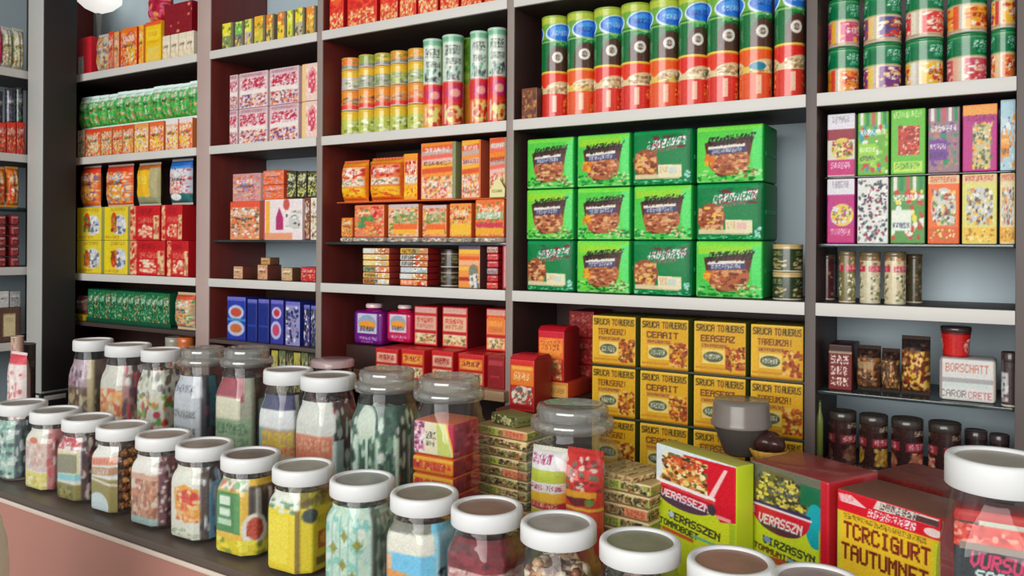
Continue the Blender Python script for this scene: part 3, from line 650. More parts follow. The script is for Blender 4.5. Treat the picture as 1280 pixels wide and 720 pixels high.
# ---- bay 1, third compartment (on the long shelf at eye level)
zy = None
for k, (a, b) in enumerate(((96, 127), (130, 160))):
    cx, w, _ = lay(a, b, 300, ZL, .012); h = (Z_(145, 258, .012)-ZL)/2
    for j in range(2):
        put('cereal_box', f'{["lower", "upper"][j]} yellow food box {["next to the post", "beside the red boxes"][k]} above the green sachets', 'box', 'yellow food boxes', ('yf', k, j), lambda: carton(w, h*.995, .09, a_yellowfood(k*2+j), col=(214, 200, 60), sidecol=(196, 196, 110)), (cx, .012, ZL+.0003+j*h))
    zy = ZL+2*h
for j, (xs) in enumerate((((162, 207), (208.5, 236)), ((162, 200), (201.5, 228)))):
    for k, (a, b) in enumerate(xs):
        cx, w, _ = lay(a, b, 300, ZL, .012)
        put('biscuit_box', f'{["lower", "upper"][j]} red biscuit box {["beside the yellow boxes", "nearest the brown divider"][k]}', 'box', 'red biscuit boxes', None, lambda: carton(w, h*.995, .09, a_redcream(140+j*2+k, 40 if k == 0 else 26, 36), col=(190, 26, 32)), (cx, .012, ZL+.0003+j*h))
for k, (a, b, t) in enumerate(((96, 119, 207), (127, 160, 205), (166, 194, 203), (207, 234, 198))):
    bg = [(226, 110, 50), (232, 90, 44), (206, 170, 80), (200, 206, 220)][k]
    def art(k=k, bg=bg):
        A = a_busy(150+k, bg, [[(240, 150, 50), (120, 90, 130), (246, 200, 120)], [(246, 160, 50), (130, 160, 190), (246, 210, 150)], [(246, 196, 40), (240, 180, 30), (200, 190, 150)], [(226, 150, 150), (240, 230, 230), (180, 60, 60)]][k], 32, 48, head=[(226, 60, 30), (226, 60, 30), (196, 110, 40), (40, 110, 200)][k], pic=[(246, 160, 40), (246, 160, 40), (250, 206, 40), (226, 170, 160)][k])
        if k == 3: A.rect(0, .78, 1, 1, (40, 110, 110)); A.ell(.4, .86, .25, .08, W); A.rect(0, .14, 1, .2, (60, 140, 220))
        if k == 2: A.rect(.05, .15, .7, .8, (246, 192, 40)); A.scrawl(.12, .3, .5, .2, 4, (240, 220, 90)); A.rect(.72, .1, 1, .9, (180, 170, 120)); A.rect(0, .82, 1, 1, (150, 160, 120))
        return A
    std('soup_packet', ['orange packet with dark foot standing next to the post', 'orange packet with red heading on the yellow boxes', 'golden yellow packet on the red biscuit boxes', 'blue and white packet with teal foot by the brown divider'][k], 'packet', None, a, b, t, zy+.0004, lambda w, h: pouch(w, h, .04, art(), (190, 180, 170), seal=.006), Y=.02)
# ---- bay 1, low compartment
glass_rim = ob('display_tray', None, None, (X_(165, .014), .014, ZB1+.0002)); tag(glass_rim, 'dark green display tray holding slim green sachets', 'tray')
tx0, tx1 = X_(108, .012), X_(213, .012)
m = M(); hw = (tx1-tx0)/2; cxm = (tx0+tx1)/2; glass_rim.location.x = cxm
m.rbox(-hw, hw, 0, .12, 0, .004, .001, (16, 70, 50)); m.rbox(-hw, hw, 0, .003, .004, .014, .001, (16, 84, 58)); m.rbox(-hw, hw, .117, .12, .004, .1, .001, (14, 60, 44))
ob('tray_shell', m.mesh('tray_shell', MAT['card']), glass_rim)
for k in range(14):
    x0 = 110+k*7.3
    cx, w, h = lay(x0, x0+7.1, 361+k*.55, ZB1+.0045, .02)
    put('green_sachet', f'{ORD[k]} slim green sachet from the left in the green tray', 'sachet', 'slim green sachets in the display tray', ('slim', k % 5), lambda: carton(w, h, .05, a_busy(160+k % 5, (24, 110, 66), [(16, 80, 50), (150, 210, 170), (236, 210, 150), (200, 90, 50) if k % 2 else (30, 140, 80), (60, 170, 110)], 10, 40, n=30), col=(18, 90, 56), r=.003), (cx, .02, ZB1+.0045))
z1 = std('mustard_packet', 'yellow and black packet lying under a brown pink pack', 'packet', None, 91, 107, 393, ZB1, lambda w, h: flatpack(w, h, .05, Art(20, 12, (236, 190, 20), 3).scrawl(.1, .2, .8, .6, 6, K), (226, 180, 30), ends=False))
std('cocoa_packet', 'brown pink packet standing on the yellow and black packet', 'packet', None, 92, 106, 370, z1, lambda w, h: pouch(w, h, .03, a_busy(170, (150, 96, 84), [(190, 130, 120), (110, 70, 60), (200, 170, 160)], 18, 30), (150, 100, 90)), Y=.016)
std('snack_packet', 'multicoloured packet at the right end of the green tray shelf', 'packet', None, 215, 238, 366, ZB1, lambda w, h: pouch(w, h, .04, a_busy(171, (206, 180, 140), [(236, 110, 60), (120, 100, 150), (240, 200, 90), (60, 150, 90), (230, 226, 200)], 26, 44, head=(226, 96, 60)), (200, 180, 150)))
for k, (a, b, t, c) in enumerate(((212, 226, 421, (170, 164, 150)), (227, 241, 421, (226, 120, 60)))):
    std('sweet_jar', ['grey squat jar under the multicoloured packet', 'red and yellow squat jar by the brown divider foot'][k], 'jar', None, a, b, t, ZB1b, lambda w, h: tin(w/2, h, a_busy(172+k, c, [(90, 86, 80), (240, 200, 90), (214, 60, 50), (226, 220, 200)], 26, 26), c, lidh=.02), Y=.03)

# ---- bay 2
for k, (a, b, t) in enumerate(((276, 290, 29), (292, 303, 27), (304, 315, 24), (316, 330, 20), (331, 341, 18), (345, 356, 15), (357, 366, 13), (367, 379, 10), (381, 393, 8))):
    cA = [(236, 226, 50), (120, 200, 90), (226, 226, 90), (246, 180, 40), (240, 130, 40), (236, 120, 60), (220, 230, 60), (246, 220, 50), (236, 140, 50)][k]; cB = [(130, 150, 90), (130, 130, 120), (196, 180, 170), (206, 196, 60), (226, 190, 80), (246, 206, 40), (206, 220, 60), (190, 180, 150), (226, 170, 60)][k]
    std('juice_box', say(k, ['yellow topped', 'green and yellow topped', 'pale lemon topped', 'amber topped', 'orange topped', 'coral topped', 'lime topped', 'bright yellow topped', 'orange and brown'][k]+' little carton from the brown divider', 'on top'), 'carton', 'little cartons on the top shelf', a, b, t, ZU,
        lambda w, h: carton(w, h, .05, Art(16, 26, cB, k).rect(0, 0, 1, .48, cA).dots(.05, .05, .95, .45, [cA, (250, 240, 120), (110, 140, 60)], 10, .14, .08).dots(.05, .55, .95, .95, [cB, (90, 100, 80), (246, 206, 90)], 12, .12, .08).rect(.8, 0, 1, 1, (120, 110, 90)), col=(130, 120, 90)))
hp = (Z_(340, 86, .012)-ZM)/2
for j in range(2):
    for k, (a, b) in enumerate(((286, 296), (297.5, 334), (335.5, 373), (376, 396))):
        cx, w, _ = lay(a, b, 100, ZM, .012)
        put('tissue_box', f'{["lower", "upper"][j]} white and pink {["narrow", "lettered", "lettered", "cream sided"][k]} pack, {ORD[k]} from the brown divider', 'pack', 'white and pink packs on the second shelf', None,
            lambda: carton(w, hp*.99, .10, (a_pink(180+j*4+k, 38 if k in (1, 2) else 14, 40) if k < 3 else Art(20, 40, (236, 206, 190), 4).rect(0, 0, .3, 1, (240, 200, 140)).ell(.65, .5, .22, .3, (214, 60, 90)).dots(.3, .1, .95, .9, [(246, 226, 226), (230, 150, 150)], 14, .1, .06)), col=(216, 186, 186)), (cx, .012, ZM+.0003+j*hp))
z1 = std('snack_box', 'orange and white box beside the brown divider on the glass shelf', 'box', None, 287, 325, 252, ZG2, lambda w, h: carton(w, h, .09, a_busy(190, (226, 150, 100), [(240, 110, 60), (246, 236, 226), (110, 100, 80), (236, 190, 170)], 40, 44, head=(236, 90, 60)), col=(200, 120, 90)), Y=.02)
z2 = std('snack_box', 'pink white box with a magenta bottle picture on glass', 'box', None, 328, 379, 249, ZG2, lambda w, h: carton(w, h, .09, Art(50, 48, (240, 226, 226), 5).rect(0, 0, .06, 1, (196, 60, 90)).rect(.08, .05, .18, .9, (246, 180, 60)).poly([(.42, .2), (.34, .45), (.34, .75), (.52, .75), (.52, .45)], (180, 50, 110)).ell(.6, .14, .08, .14, (206, 90, 80)).ell(.8, .55, .14, .18, (206, 206, 200)).dots(.6, .3, .98, .8, [(190, 200, 190), (246, 240, 236), (90, 90, 90)], 16, .06, .04).rect(.05, .82, .75, .98, (236, 160, 120)), col=(230, 210, 206)), Y=.02)
for k, (a, b) in enumerate(((380.5, 387), (388, 396))):
    std('wafer_box', ['slim maroon and yellow box beside the magenta bottle box', 'slim white and brown box touching the third divider'][k], 'box', None, a, b, 247, ZG2, lambda w, h: carton(w, h, .09, a_busy(192+k, [(130, 50, 50), (236, 226, 210)][k], [(226, 200, 110), (110, 60, 50), (226, 230, 220)], 10, 44), col=(150, 80, 70)), Y=.02)
std('snack_box', 'pink edged box on the orange and white box', 'box', None, 290, 326, 217, z1+.0003, lambda w, h: carton(w, h, .08, a_busy(194, (214, 150, 150), [(230, 130, 60), (226, 196, 160), (130, 160, 210), (200, 90, 110)], 38, 34), col=(226, 190, 180)), Y=.022)
zz = z2
for k, (t) in enumerate((231, 213)):
    zz = std('noodle_box', ['lower orange box on the magenta bottle box', 'upper orange box with lilac lettering on another orange box'][k], 'box', None, 328, 355, t, zz+.0003, lambda w, h: carton(w, h, .08, a_busy(196+k, (236, 100, 50), [(240, 150, 80), (206, 180, 210), (246, 120, 60)], 28, 18, txt=(226, 200, 226)), col=(214, 80, 44)), Y=.022)
for k, (a, b) in enumerate(((358, 370), (371, 383), (384, 396))):
    std('tea_packet', f'{ORD[k]} black and yellow packet from the orange boxes', 'packet', 'black and yellow packets on the glass shelf boxes', a, b, 214, max(z2, Z_(388, 247, .02))+.0006, lambda w, h: carton(w, h, .06, a_busy(198+k, (60, 60, 40), [(220, 220, 90), (226, 230, 200), (36, 40, 30), (236, 226, 120)], 12, 30), col=(60, 60, 40)), Y=.022)
for k, (a, b, t) in enumerate(((292, 304, 333), (322, 335, 331), (352, 366, 335), (376, 395, 334))):
    z = std('sweet_box', ['lone tiny beige box near the brown divider', 'tiny beige box with another on top', 'tiny tan box second from the tiny red one', 'tiny red box beside the third divider'][k] if k != 2 else 'tiny tan box between the stacked pair and the red box', 'box', None, a, b, t, ZL, lambda w, h: carton(w, h, .05, a_busy(202+k, [(210, 160, 120), (206, 150, 110), (206, 170, 120), (206, 40, 44)][k], [(240, 206, 160), (150, 90, 60), (240, 190, 180)], 16, 18, n=14), col=[(120, 64, 48), (120, 64, 48), (110, 76, 54), (170, 30, 34)][k]), Y=.03)
    if k == 1: std('sweet_box', 'tiny tan box perched on a tiny beige box', 'box', None, 326, 338, 322, z, lambda w, h: carton(w, h, .035, a_busy(207, (190, 140, 80), [(226, 190, 120), (110, 80, 50)], 16, 12, n=14), col=(130, 90, 60)), Y=.035)
for k, (a, b, t) in enumerate(((284, 308, 371), (309.5, 322, 374), (323, 337, 374), (338.5, 355, 375), (357, 376, 377), (380, 388, 381), (389, 396, 382))):
    def blue(k=k):
        A = Art(26, 46, [(40, 60, 170), (30, 50, 140), (44, 50, 130), (60, 60, 160), (150, 150, 200), (40, 44, 80), (44, 60, 60)][k], k)
        A.rect(0, 0, 1, .1, (110, 110, 200))
        if k == 0: A.ell(.5, .36, .4, .16, (190, 200, 226)); A.ell(.5, .36, .28, .1, (200, 80, 60)); A.ell(.5, .72, .44, .17, (190, 200, 226)); A.ell(.5, .72, .3, .1, (206, 110, 60)); A.rect(0, .5, 1, .55, (60, 140, 200))
        elif k in (1, 2): A.rect(.1, .14, .9, .95, (24, 44, 130)); A.rect(.1, .6, .9, .63, (50, 80, 190))
        elif k == 3: A.ell(.5, .3, .36, .13, (190, 190, 230)); A.ell(.5, .3, .22, .08, (200, 50, 60)); A.ell(.45, .68, .4, .2, (180, 190, 230)); A.ell(.45, .68, .26, .13, (206, 70, 110))
        else: A.dots(.08, .12, .92, .95, [(226, 226, 236), (60, 60, 140), (150, 130, 160), (40, 44, 70)], 30, .14, .05)
        return A
    std('detergent_carton', ['blue carton with two round food pictures', 'plain dark blue carton beside the two-picture carton', 'plain dark blue carton beside the red emblem carton', 'violet blue carton with red round emblems', 'blue and white speckled carton', 'narrow navy carton next to the speckled one', 'narrow dark teal carton touching the third divider'][k], 'carton', None, a, b, t, ZB2, lambda w, h: carton(w, h, .06, blue(), col=(36, 44, 120), r=.003))
for k in range(6):
    x0 = 340+k*9.3
    std('stock_cube_box', f'{ORD[k]} tiny yellow and black box below the blue cartons', 'box', 'tiny boxes under the blue cartons', x0, x0+8.6, 438, ZB1b, lambda w, h: carton(w, h, .04, a_busy(210+k % 3, [(206, 190, 80), (120, 130, 90), (60, 60, 50)][k % 3], [(236, 220, 110), (40, 40, 36), (220, 216, 190)], 10, 26), col=(90, 84, 60)), Y=.02, key=('tiny', k % 3))
# ---- bay 3, top shelf: red packs
for k, (a, b) in enumerate(((410, 428), (432, 470), (473, 496), (497.5, 519), (520.5, 546), (548, 572), (574, 601), (603, 632))):
    cx, w, _ = lay(a, b, 10, ZU, .012)
    put('peanut_pack', say(k, 'red pack' if k != 1 else 'and widest red pack', 'from the third divider on the top shelf'), 'pack', 'red packs on the top shelf', None,
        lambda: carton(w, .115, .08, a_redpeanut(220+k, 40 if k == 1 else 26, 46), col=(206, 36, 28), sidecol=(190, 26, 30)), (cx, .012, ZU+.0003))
# ---- bay 3, second shelf: stacked small tins and tall tins
TC = [[(238, 120, 30), (150, 170, 60), (170, 176, 50), (226, 150, 40), (240, 150, 30)], [(200, 190, 190), (150, 160, 120), (150, 160, 110), (176, 190, 90), (160, 180, 90)]]
hts = [.046, .036, .036, .022]
for k, (a, b, t) in enumerate(((420, 441, 72), (442, 461, 68), (462, 481, 66), (482, 501, 63), (503, 525, 60))):
    cx, w, _ = lay(a, b, 100, ZM, .03); z = ZM+.0003; tot = Z_((a+b)/2, t, .03)-ZM; s = tot/sum(hts)
    for j in range(4):
        h = hts[j]*s
        def art(j=j, k=k):
            A = Art(22, [26, 22, 22, 12][j], [(190, 200, 80), (236, 120, 40), TC[1][k], TC[0][k]][j], k*4+j)
            if j == 0: A.rect(0, 0, 1, .26, (230, 190, 40)); A.dots(.1, .36, .9, .9, [(226, 230, 190), (150, 170, 50), (240, 240, 210), (120, 140, 50)], 20, .09, .07); A.rect(0, .92, 1, 1, (206, 190, 60))
            if j == 1: A.rect(0, 0, 1, .4, (240, 150, 40)); A.dots(.05, .3, .95, .7, [(180, 150, 120), (206, 190, 140), (120, 90, 60)], 14, .1, .07); A.rect(0, .76, 1, .95, (226, 60, 50))
            if j == 2: A.rect(0, 0, 1, .34, (236, 190, 40)); A.dots(.05, .4, .95, .95, [(226, 222, 210), (120, 130, 120), (176, 170, 160), (210, 210, 120)], 18, .1, .07)
            if j == 3: A.dots(.05, .1, .95, .6, [TC[0][k], (246, 190, 60), (120, 150, 60)], 10, .1, .1); A.rect(0, .7, 1, 1, (140, 140, 130))
            return A
        put('spice_tin', f'{["lowest lime", "orange second", "grey-green third", "topmost short"][j]} tin of the {ORD[k]} tin stack from the divider', 'tin', 'small tins stacked five stacks wide', None,
            lambda: tin(w/2*1.0, h*.99, art(), [(226, 190, 50), (236, 150, 50), (230, 180, 50), (206, 170, 70)][j], lidh=h*.12, off=-1.9), (cx, .03+w/2, z))
        z += h
for k, (a, b, t) in enumerate(((530, 551, 51), (554, 577, 46), (588, 608, 41), (610, 631, 37))):
    def art(k=k):
        A = Art(26, 70, (222, 230, 216), k+230)
        A.rect(0, 0, 1, .06, (120, 190, 150)); A.rect(.72 if k != 3 else .8, .02, 1, .5, [(120, 196, 80), (110, 170, 70), (90, 180, 130), (60, 170, 120)][k])
        A.scrawl(.12, .1, .5, .10, 4, (60, 80, 70)); A.scrawl(.15, .24, .5, .07, 4, (80, 90, 80)); A.dots(.1, .33, .66, .46, [(70, 80, 80), (200, 216, 206), (120, 180, 150)], 12, .07, .03); A.scrawl(.2, .42, .4, .06, 3, (60, 60, 60))
        A.rect(0, .5, 1, .72, (224, 44, 40)); A.ell(.45, .62, .3, .08, (200, 40, 110)); A.ell(.45, .62, .16, .045, (246, 170, 150)); A.rect(0, .72, 1, 1, [(236, 160, 50), (222, 60, 50), (236, 120, 50), (226, 66, 44)][k])
        A.ell(.45, .86, .3, .1, (226, 226, 120)); A.dots(.2, .74, .8, .96, [(240, 90, 50), (246, 206, 120), (200, 40, 40)], 14, .08, .03); A.rect(.1, .74, .17, .96, (246, 206, 190))
        return A
    std('drink_tin', f'{ORD[k]} tall white and red tin from the small tin stacks', 'tin', 'tall white and red tins', a, b, t, ZM, lambda w, h: [tin(w/2, h, art(), (190, 220, 200), lidh=.006, off=-2.1)[i] for i in (0, 1)], Y=.03+.5*(X_(b, .03)-X_(a, .03)))
std('drink_carton', 'slim lime green carton behind the tall white and red tins', 'carton', None, 577, 588, 47, ZM, lambda w, h: carton(w*1.4, h, .03, Art(10, 50, (110, 160, 50), 1).rect(0, .5, 1, 1, (206, 130, 40)).dots(.1, .1, .9, .45, [(90, 140, 40), (160, 190, 70)], 12, .2, .05), col=(110, 160, 50)), Y=.085)
# ---- bay 3, orange noodle packets
zmid = 0; seconds = []
for k, (a, b, t) in enumerate(((426, 441, 272), (442, 481, 256), (484, 524, 255), (527, 559, 256), (561, 590, 254), (593, 631, 249))):
    def art(k=k):
        A = a_busy(240+k, [(226, 130, 40), (236, 130, 90), (226, 190, 170), (240, 150, 120), (240, 150, 70), (236, 120, 60)][k], [(240, 200, 150), (226, 70, 50), (110, 140, 70), (246, 180, 60)], 38, 32)
        if k in (2, 3): A.rect(.2, .3, .94, .56, (150, 160, 100), -.1); A.dots(.2, .26, .94, .58, [(110, 140, 70), (176, 186, 130), (226, 206, 170), (130, 150, 80), (236, 150, 100)], 26, .09, .045); A.rect(.2, .6, .96, .76, (240, 110, 50)); A.rect(.2, .76, .9, .9, (246, 180, 60)); A.rect(0, 0, 1, .12, (200, 190, 190))
        if k == 1: A.dots(.15, .3, .65, .7, [(80, 140, 80), (110, 160, 90), (226, 110, 60)], 16, .1, .08); A.dots(.6, .08, .95, .4, [(206, 40, 50), (230, 90, 80)], 8, .08, .07)
        if k == 4: A.rect(.1, .6, .95, .92, (246, 190, 60))
        if k == 5: A.rect(.05, .34, .95, .52, (150, 180, 130)); A.scrawl(.1, .35, .8, .16, 6, W); A.rect(.05, .62, .95, .74, (206, 60, 80)); A.rect(.05, .76, .95, .92, (240, 170, 50))
        return A
    D = .085
    cx, w, h = lay(a, b, t, ZG3, .02)
    zs = std('seasoning_packet', ['small amber packet by the third divider under the orange packs', 'packet with a green and red picture in the lower orange row', 'widest grey topped packet with a green band in the lower orange row', 'salmon packet with a small green band in the lower orange row', 'amber bottomed plain packet in the lower orange row', 'striped orange and magenta packet touching the fourth divider'][k], 'packet', None, a, b, t, ZG3, lambda w, h: [('carton_body', M().rbox(-w/2, w/2, 0, D, .012, h, .004, (206, 90, 40), {'f': art()}), 'film'), ('foil_foot', M().rbox(-w/2*1.02, w/2*1.02, -.004, D*.9, 0, .0118, .005, (190, 180, 170), {'f': a_speck(250+k, [(150, 140, 130), (240, 236, 230), (110, 90, 80), (206, 170, 130)], 26, 8, 34, .05, .2)}), 'film')], Y=.02)
    seconds.append(zs)
ztop = max(seconds[1:])
# a thin card lies over the lower row and carries the upper packets
cb = M().rbox(X_(421, .02), X_(633, .02), .02, .12, ztop+.0004, ztop+.003, .001, (214, 110, 50))
o = ob('card_sheet', rel(cb, (X_(527, .02), .02, ztop+.0004)).mesh('card_sheet', MAT['card']), None, (X_(527, .02), .02, ztop+.0004)); tag(o, 'thin orange card between the upper and lower orange packets', 'card')
zu = ztop+.0034
for k, (a, b, t) in enumerate(((421, 453, 200), (456, 497, 196), (504, 522, 192), (525, 570, 178), (576, 601, 175), (611, 633, 172))):
    def art(k=k):
        return a_orangepack(260+k, 40, 50) if k < 3 else a_longorange(270+k, 40, 56)
    lab = ['bright orange pack tilted by the third divider', 'wide orange pack with red and white lettering', 'narrow orange pack between the wide and the striped ones', 'widest striped orange pack with an olive right edge', 'striped orange pack beside the widest striped one', 'striped orange pack behind the cream triangular sachet'][k]
    std('noodle_pack', lab, 'pack', None, a, b, t, zu, (lambda w, h: pouch(w, h, .05, art(), (214, 96, 36), seal=.005)) if k < 2 else (lambda w, h: carton(w, h, .07, art(), col=(206, 70, 36), mat='film', sidecol=[0, 0, (190, 40, 30), (140, 150, 100), (190, 90, 60), (206, 110, 80)][k])), Y=.03 if k < 2 else .026)
for k, (a, b, t) in enumerate(((441, 458, 203), (462, 497, 201), (503, 523, 193))):
    cx, w, h = lay(a, b, t, zu, .095)
    put('noodle_pack', ['orange striped pack standing behind the tilted orange pack', 'red orange pack standing behind the wide lettered one', 'orange pack standing behind the narrow orange one'][k], 'pack', None, None, lambda: carton(w, h, .03, a_longorange(280+k, 30, 50), col=(200, 80, 40), mat='film'), (cx, .095, ztop+.0034))
cx, w, h = lay(613, 632, 224, zu, .016)
tri = M()
P = np.array([[[-w/2, 0, 0], [w/2, 0, 0]], [[-w/2, .002, h*.45], [w/2, .002, h*.45]], [[-.004, .004, h], [.004, .004, h]]])
A = a_speck(290, [(226, 214, 140), (236, 226, 170), (196, 180, 110)], 1, 2, 3)
tri.patch(P, (232, 222, 160)); tri.patch(P+np.array([0, .006, 0]), (226, 214, 150), True)
tri.rbox(-w*.36, w*.3, -.0006, .0006, h*.28, h*.42, 0, (120, 116, 70), {'f': Art(18, 6, (226, 214, 140), 2).scrawl(.02, .05, .95, .9, 5, (110, 110, 60))})
for sx in (-1, 1):
    tri.patch(np.array([[[sx*w/2, 0, 0], [sx*w/2, .006, 0]], [[sx*w/2, .002, h*.45], [sx*w/2, .008, h*.45]], [[sx*.004, .004, h], [sx*.004, .010, h]]]), (220, 208, 140), sx < 0)
put('gift_sachet', 'cream triangular sachet leaning in front of a striped orange pack', 'sachet', None, None, lambda: [(None, tri, 'film')], (cx, .012, zu))
# ---- bay 3, low stacks on the eye level shelf
for s, (a, b, t, n) in enumerate(((452, 489, 310, 6), (498, 537, 310, 6), (607, 625, 308, 6))):
    cx, w, H = lay(a, b, t, ZL, .02); h = H/n; z = ZL+.0003
    for j in range(n):
        put('wafer_packet', f'{ORD[j]} packet up the {["first striped", "second striped", "narrow red"][s]} stack from the third divider', 'packet', 'flat packets stacked on the middle shelf', None,
            lambda: flatpack(w*(1-.03*rnd.random()), h*.985, .05, (a_wafer(300+s*11+j*3+(j*j) % 5, 36, 9) if s < 2 else a_busy(340+j, [(226, 70, 50), (206, 40, 50), (150, 140, 150), (214, 50, 60), (226, 60, 60), (196, 150, 140)][j], [(240, 190, 160), (90, 110, 120), (236, 90, 60), (200, 40, 50)], 22, 10, n=16)), [(170, 60, 50), (150, 30, 30), (150, 26, 34)][s], ends=False), (cx+rnd.uniform(-.001, .001), .02, z))
        z += h
for k, (t0) in enumerate((331, 311)):
    cx, w, h = lay(546, 568, t0, ZL, .05)
    hh = (Z_(557, 311, .05)-ZL)/2
    put('tin_can', ['dark can under another dark can between the striped stacks and orange packet', 'dark can stacked on a dark can beside the orange grey packet'][k], 'tin', None, None, lambda: tin(w/2, hh*.99, Art(26, 24, (58, 44, 34), k).dots(.1, .3, .9, .8, [(110, 110, 70), (70, 60, 40), (140, 136, 90)], 22, .08, .08).rect(0, .16, 1, .24, (150, 136, 120)), (44, 34, 30), lidh=.005), (cx, .05+w/2, ZL+.0003+k*hh))
std('coffee_pack', 'orange striped packet with a grey spoon picture on the middle shelf', 'packet', None, 573, 601, 307, ZL, lambda w, h: carton(w, h, .07, Art(30, 46, (240, 150, 70), 2).rect(0, 0, 1, .1, (90, 80, 100)).rect(.04, .1, .96, .2, (246, 190, 70)).rect(.04, .26, .96, .34, (236, 90, 50)).rect(.04, .36, .96, .46, (240, 180, 140)).rect(.04, .5, .6, .58, (246, 190, 80)).rect(.04, .74, .6, .82, (170, 50, 40)).ell(.7, .62, .22, .18, (130, 130, 110)).ell(.74, .86, .2, .2, (206, 206, 200)).dots(.52, .66, .96, .98, [(110, 110, 100), (226, 226, 220)], 16, .06, .06), col=(96, 60, 60), mat='film'), Y=.02)
std('wafer_box', 'slim dark red box touching the fourth divider on the middle shelf', 'box', None, 628, 634, 302, ZL, lambda w, h: carton(w, h, .07, Art(6, 30, (150, 24, 34), 1).rect(.4, .1, .8, .95, (226, 150, 150)), col=(150, 24, 34)), Y=.02)
# ---- bay 3, low compartment: red boxes on the wooden plank, two deep steps
lowb = []
for k, (a, b, t) in enumerate(((470, 499, 436), (502, 532, 437), (540, 568, 439), (573, 607, 443), (610, 632, 445))):
    lowb.append(std('tea_box', ['red box mostly hidden behind the clear jar lids', 'red and cream box left of two red boxes on the plank', 'red and cream box in the middle of the plank', 'wide red box with an orange label at the plank front', 'deep red unlabelled box beside the fourth divider'][k], 'box', None, a, b, t, ZP3,
        lambda w, h: carton(w, h, .16, a_redbox(350+k, 30, 34) if k < 4 else Art(20, 34, (150, 30, 34), 1).rect(.1, .15, .9, .3, (190, 60, 70)).rect(.2, .6, .7, .66, (190, 50, 60)), col=(196, 28, 34), topcol=(206, 36, 44)), Y=.0))
zl = max(lowb)
for k, (a, b, t) in enumerate(((518, 548, 383), (553, 586, 384), (608, 634, 386))):
    def art(k=k):
        A = Art(30, 46, (200, 30, 40), 360+k).rect(.06, .1, .94, .94, [(226, 176, 150), (236, 190, 150), (240, 170, 110)][k])
        A.rect(.06, .04, .94, .14, (226, 170, 160)).rect(.06, .18, .94, .25, (206, 40, 50)).rect(.06, .6, .94, .68, (190, 30, 40)).rect(.1, .7, .9, .92, (226, 206, 150))
        if k == 2: A.rect(.1, .2, .9, .58, (244, 130, 50))
        A.scrawl(.14, .3, .7, .12, 5, (206, 60, 60) if k < 2 else (250, 190, 90)).scrawl(.14, .45, .7, .1, 6, (190, 110, 90)).dots(.1, .7, .9, .92, [(120, 110, 80), (240, 226, 190), (206, 140, 90)], 18, .08, .04)
        return A
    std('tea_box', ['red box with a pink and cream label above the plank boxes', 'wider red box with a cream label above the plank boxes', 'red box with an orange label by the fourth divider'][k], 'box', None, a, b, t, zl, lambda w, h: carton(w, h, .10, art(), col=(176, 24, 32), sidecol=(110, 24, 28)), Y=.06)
def pbottle(w, h, k):
    b = M(); r = w/2; A = Art(40, 46, [(110, 20, 130), (196, 16, 80)][k], 370+k)
    A.rect(.18, .10, .82, .66, [(206, 206, 226), (226, 206, 214)][k]).ell(.5, .38, .30, .24, (150, 170, 196)).ell(.5, .42, .28, .12, (246, 160, 40)).scrawl(.26, .46, .5, .14, 5, (50, 40, 90)).scrawl(.25, .76, .6, .09, 6, (226, 190, 230)).scrawl(.3, .88, .4, .06, 5, (220, 170, 220)).rect(0, 0, .08, .6, [(50, 40, 190), (160, 20, 90)][k])
    hs = h*.84
    b.rbox(-r, r, 0, .055, 0, hs, .012, [(130, 16, 110), (196, 16, 70)][k], {'f': A})
    b.lathe([(r*.5, hs-.002), (r*.36, hs+.006), (r*.34, hs+.008)], 20, [(150, 16, 100), (200, 20, 70)][k])
    for i in (6,): b.v[i] = b.v[i]+np.array([0, .0275, 0])
    c = M(); c.lathe([(r*.44, hs+.006), (r*.46, h-.004), (r*.40, h), (0, h)], 20, (240, 214, 214)); c.v[0] = c.v[0]+np.array([0, .0275, 0])
    return [('bottle_body', b, 'tinp'), ('screw_cap', c, 'tinp')]
std('detergent_bottle', 'purple bottle with a white cap and blue round label', 'bottle', None, 441, 479, 380, ZP3+.0005+.06, lambda w, h: pbottle(w, h, 0), Y=.06)
bs = M().rbox(-.06, .06, 0, .1, 0, .06, .002, (60, 36, 32)); put('wooden_block', 'dark wooden block under the purple bottle', 'block', None, None, lambda: [(None, bs, 'card')], (span(441, 479, .06)[0], .05, ZP3+.0003))
std('detergent_bottle', 'magenta red bottle with a white cap beside the purple one', 'bottle', None, 482, 515, 382, zl, lambda w, h: pbottle(w, h, 1), Y=.06)
def dkjar(w, h):
    m = M(); m.lathe([(0, 0), (w*.46, 0), (w*.48, .01), (w*.48, h-.02), (w*.46, h-.014)], 28, (58, 28, 36)); l = M(); l.lathe([(w*.5, h-.016), (w*.5, h-.003), (w*.46, h), (0, h-.001)], 28, (206, 176, 176)); return [('jar_body', m, 'tinp'), ('lid', l, 'tinp')]
cx, w = span(417, 466, -.02)
zt = Z_(441, 443, .0); put('sweet_jar', 'dark jar with a pale flat lid in front of the purple bottle', 'jar', None, None, lambda: dkjar(.1, zt-ZC), (cx, -.085, ZC+.0003))

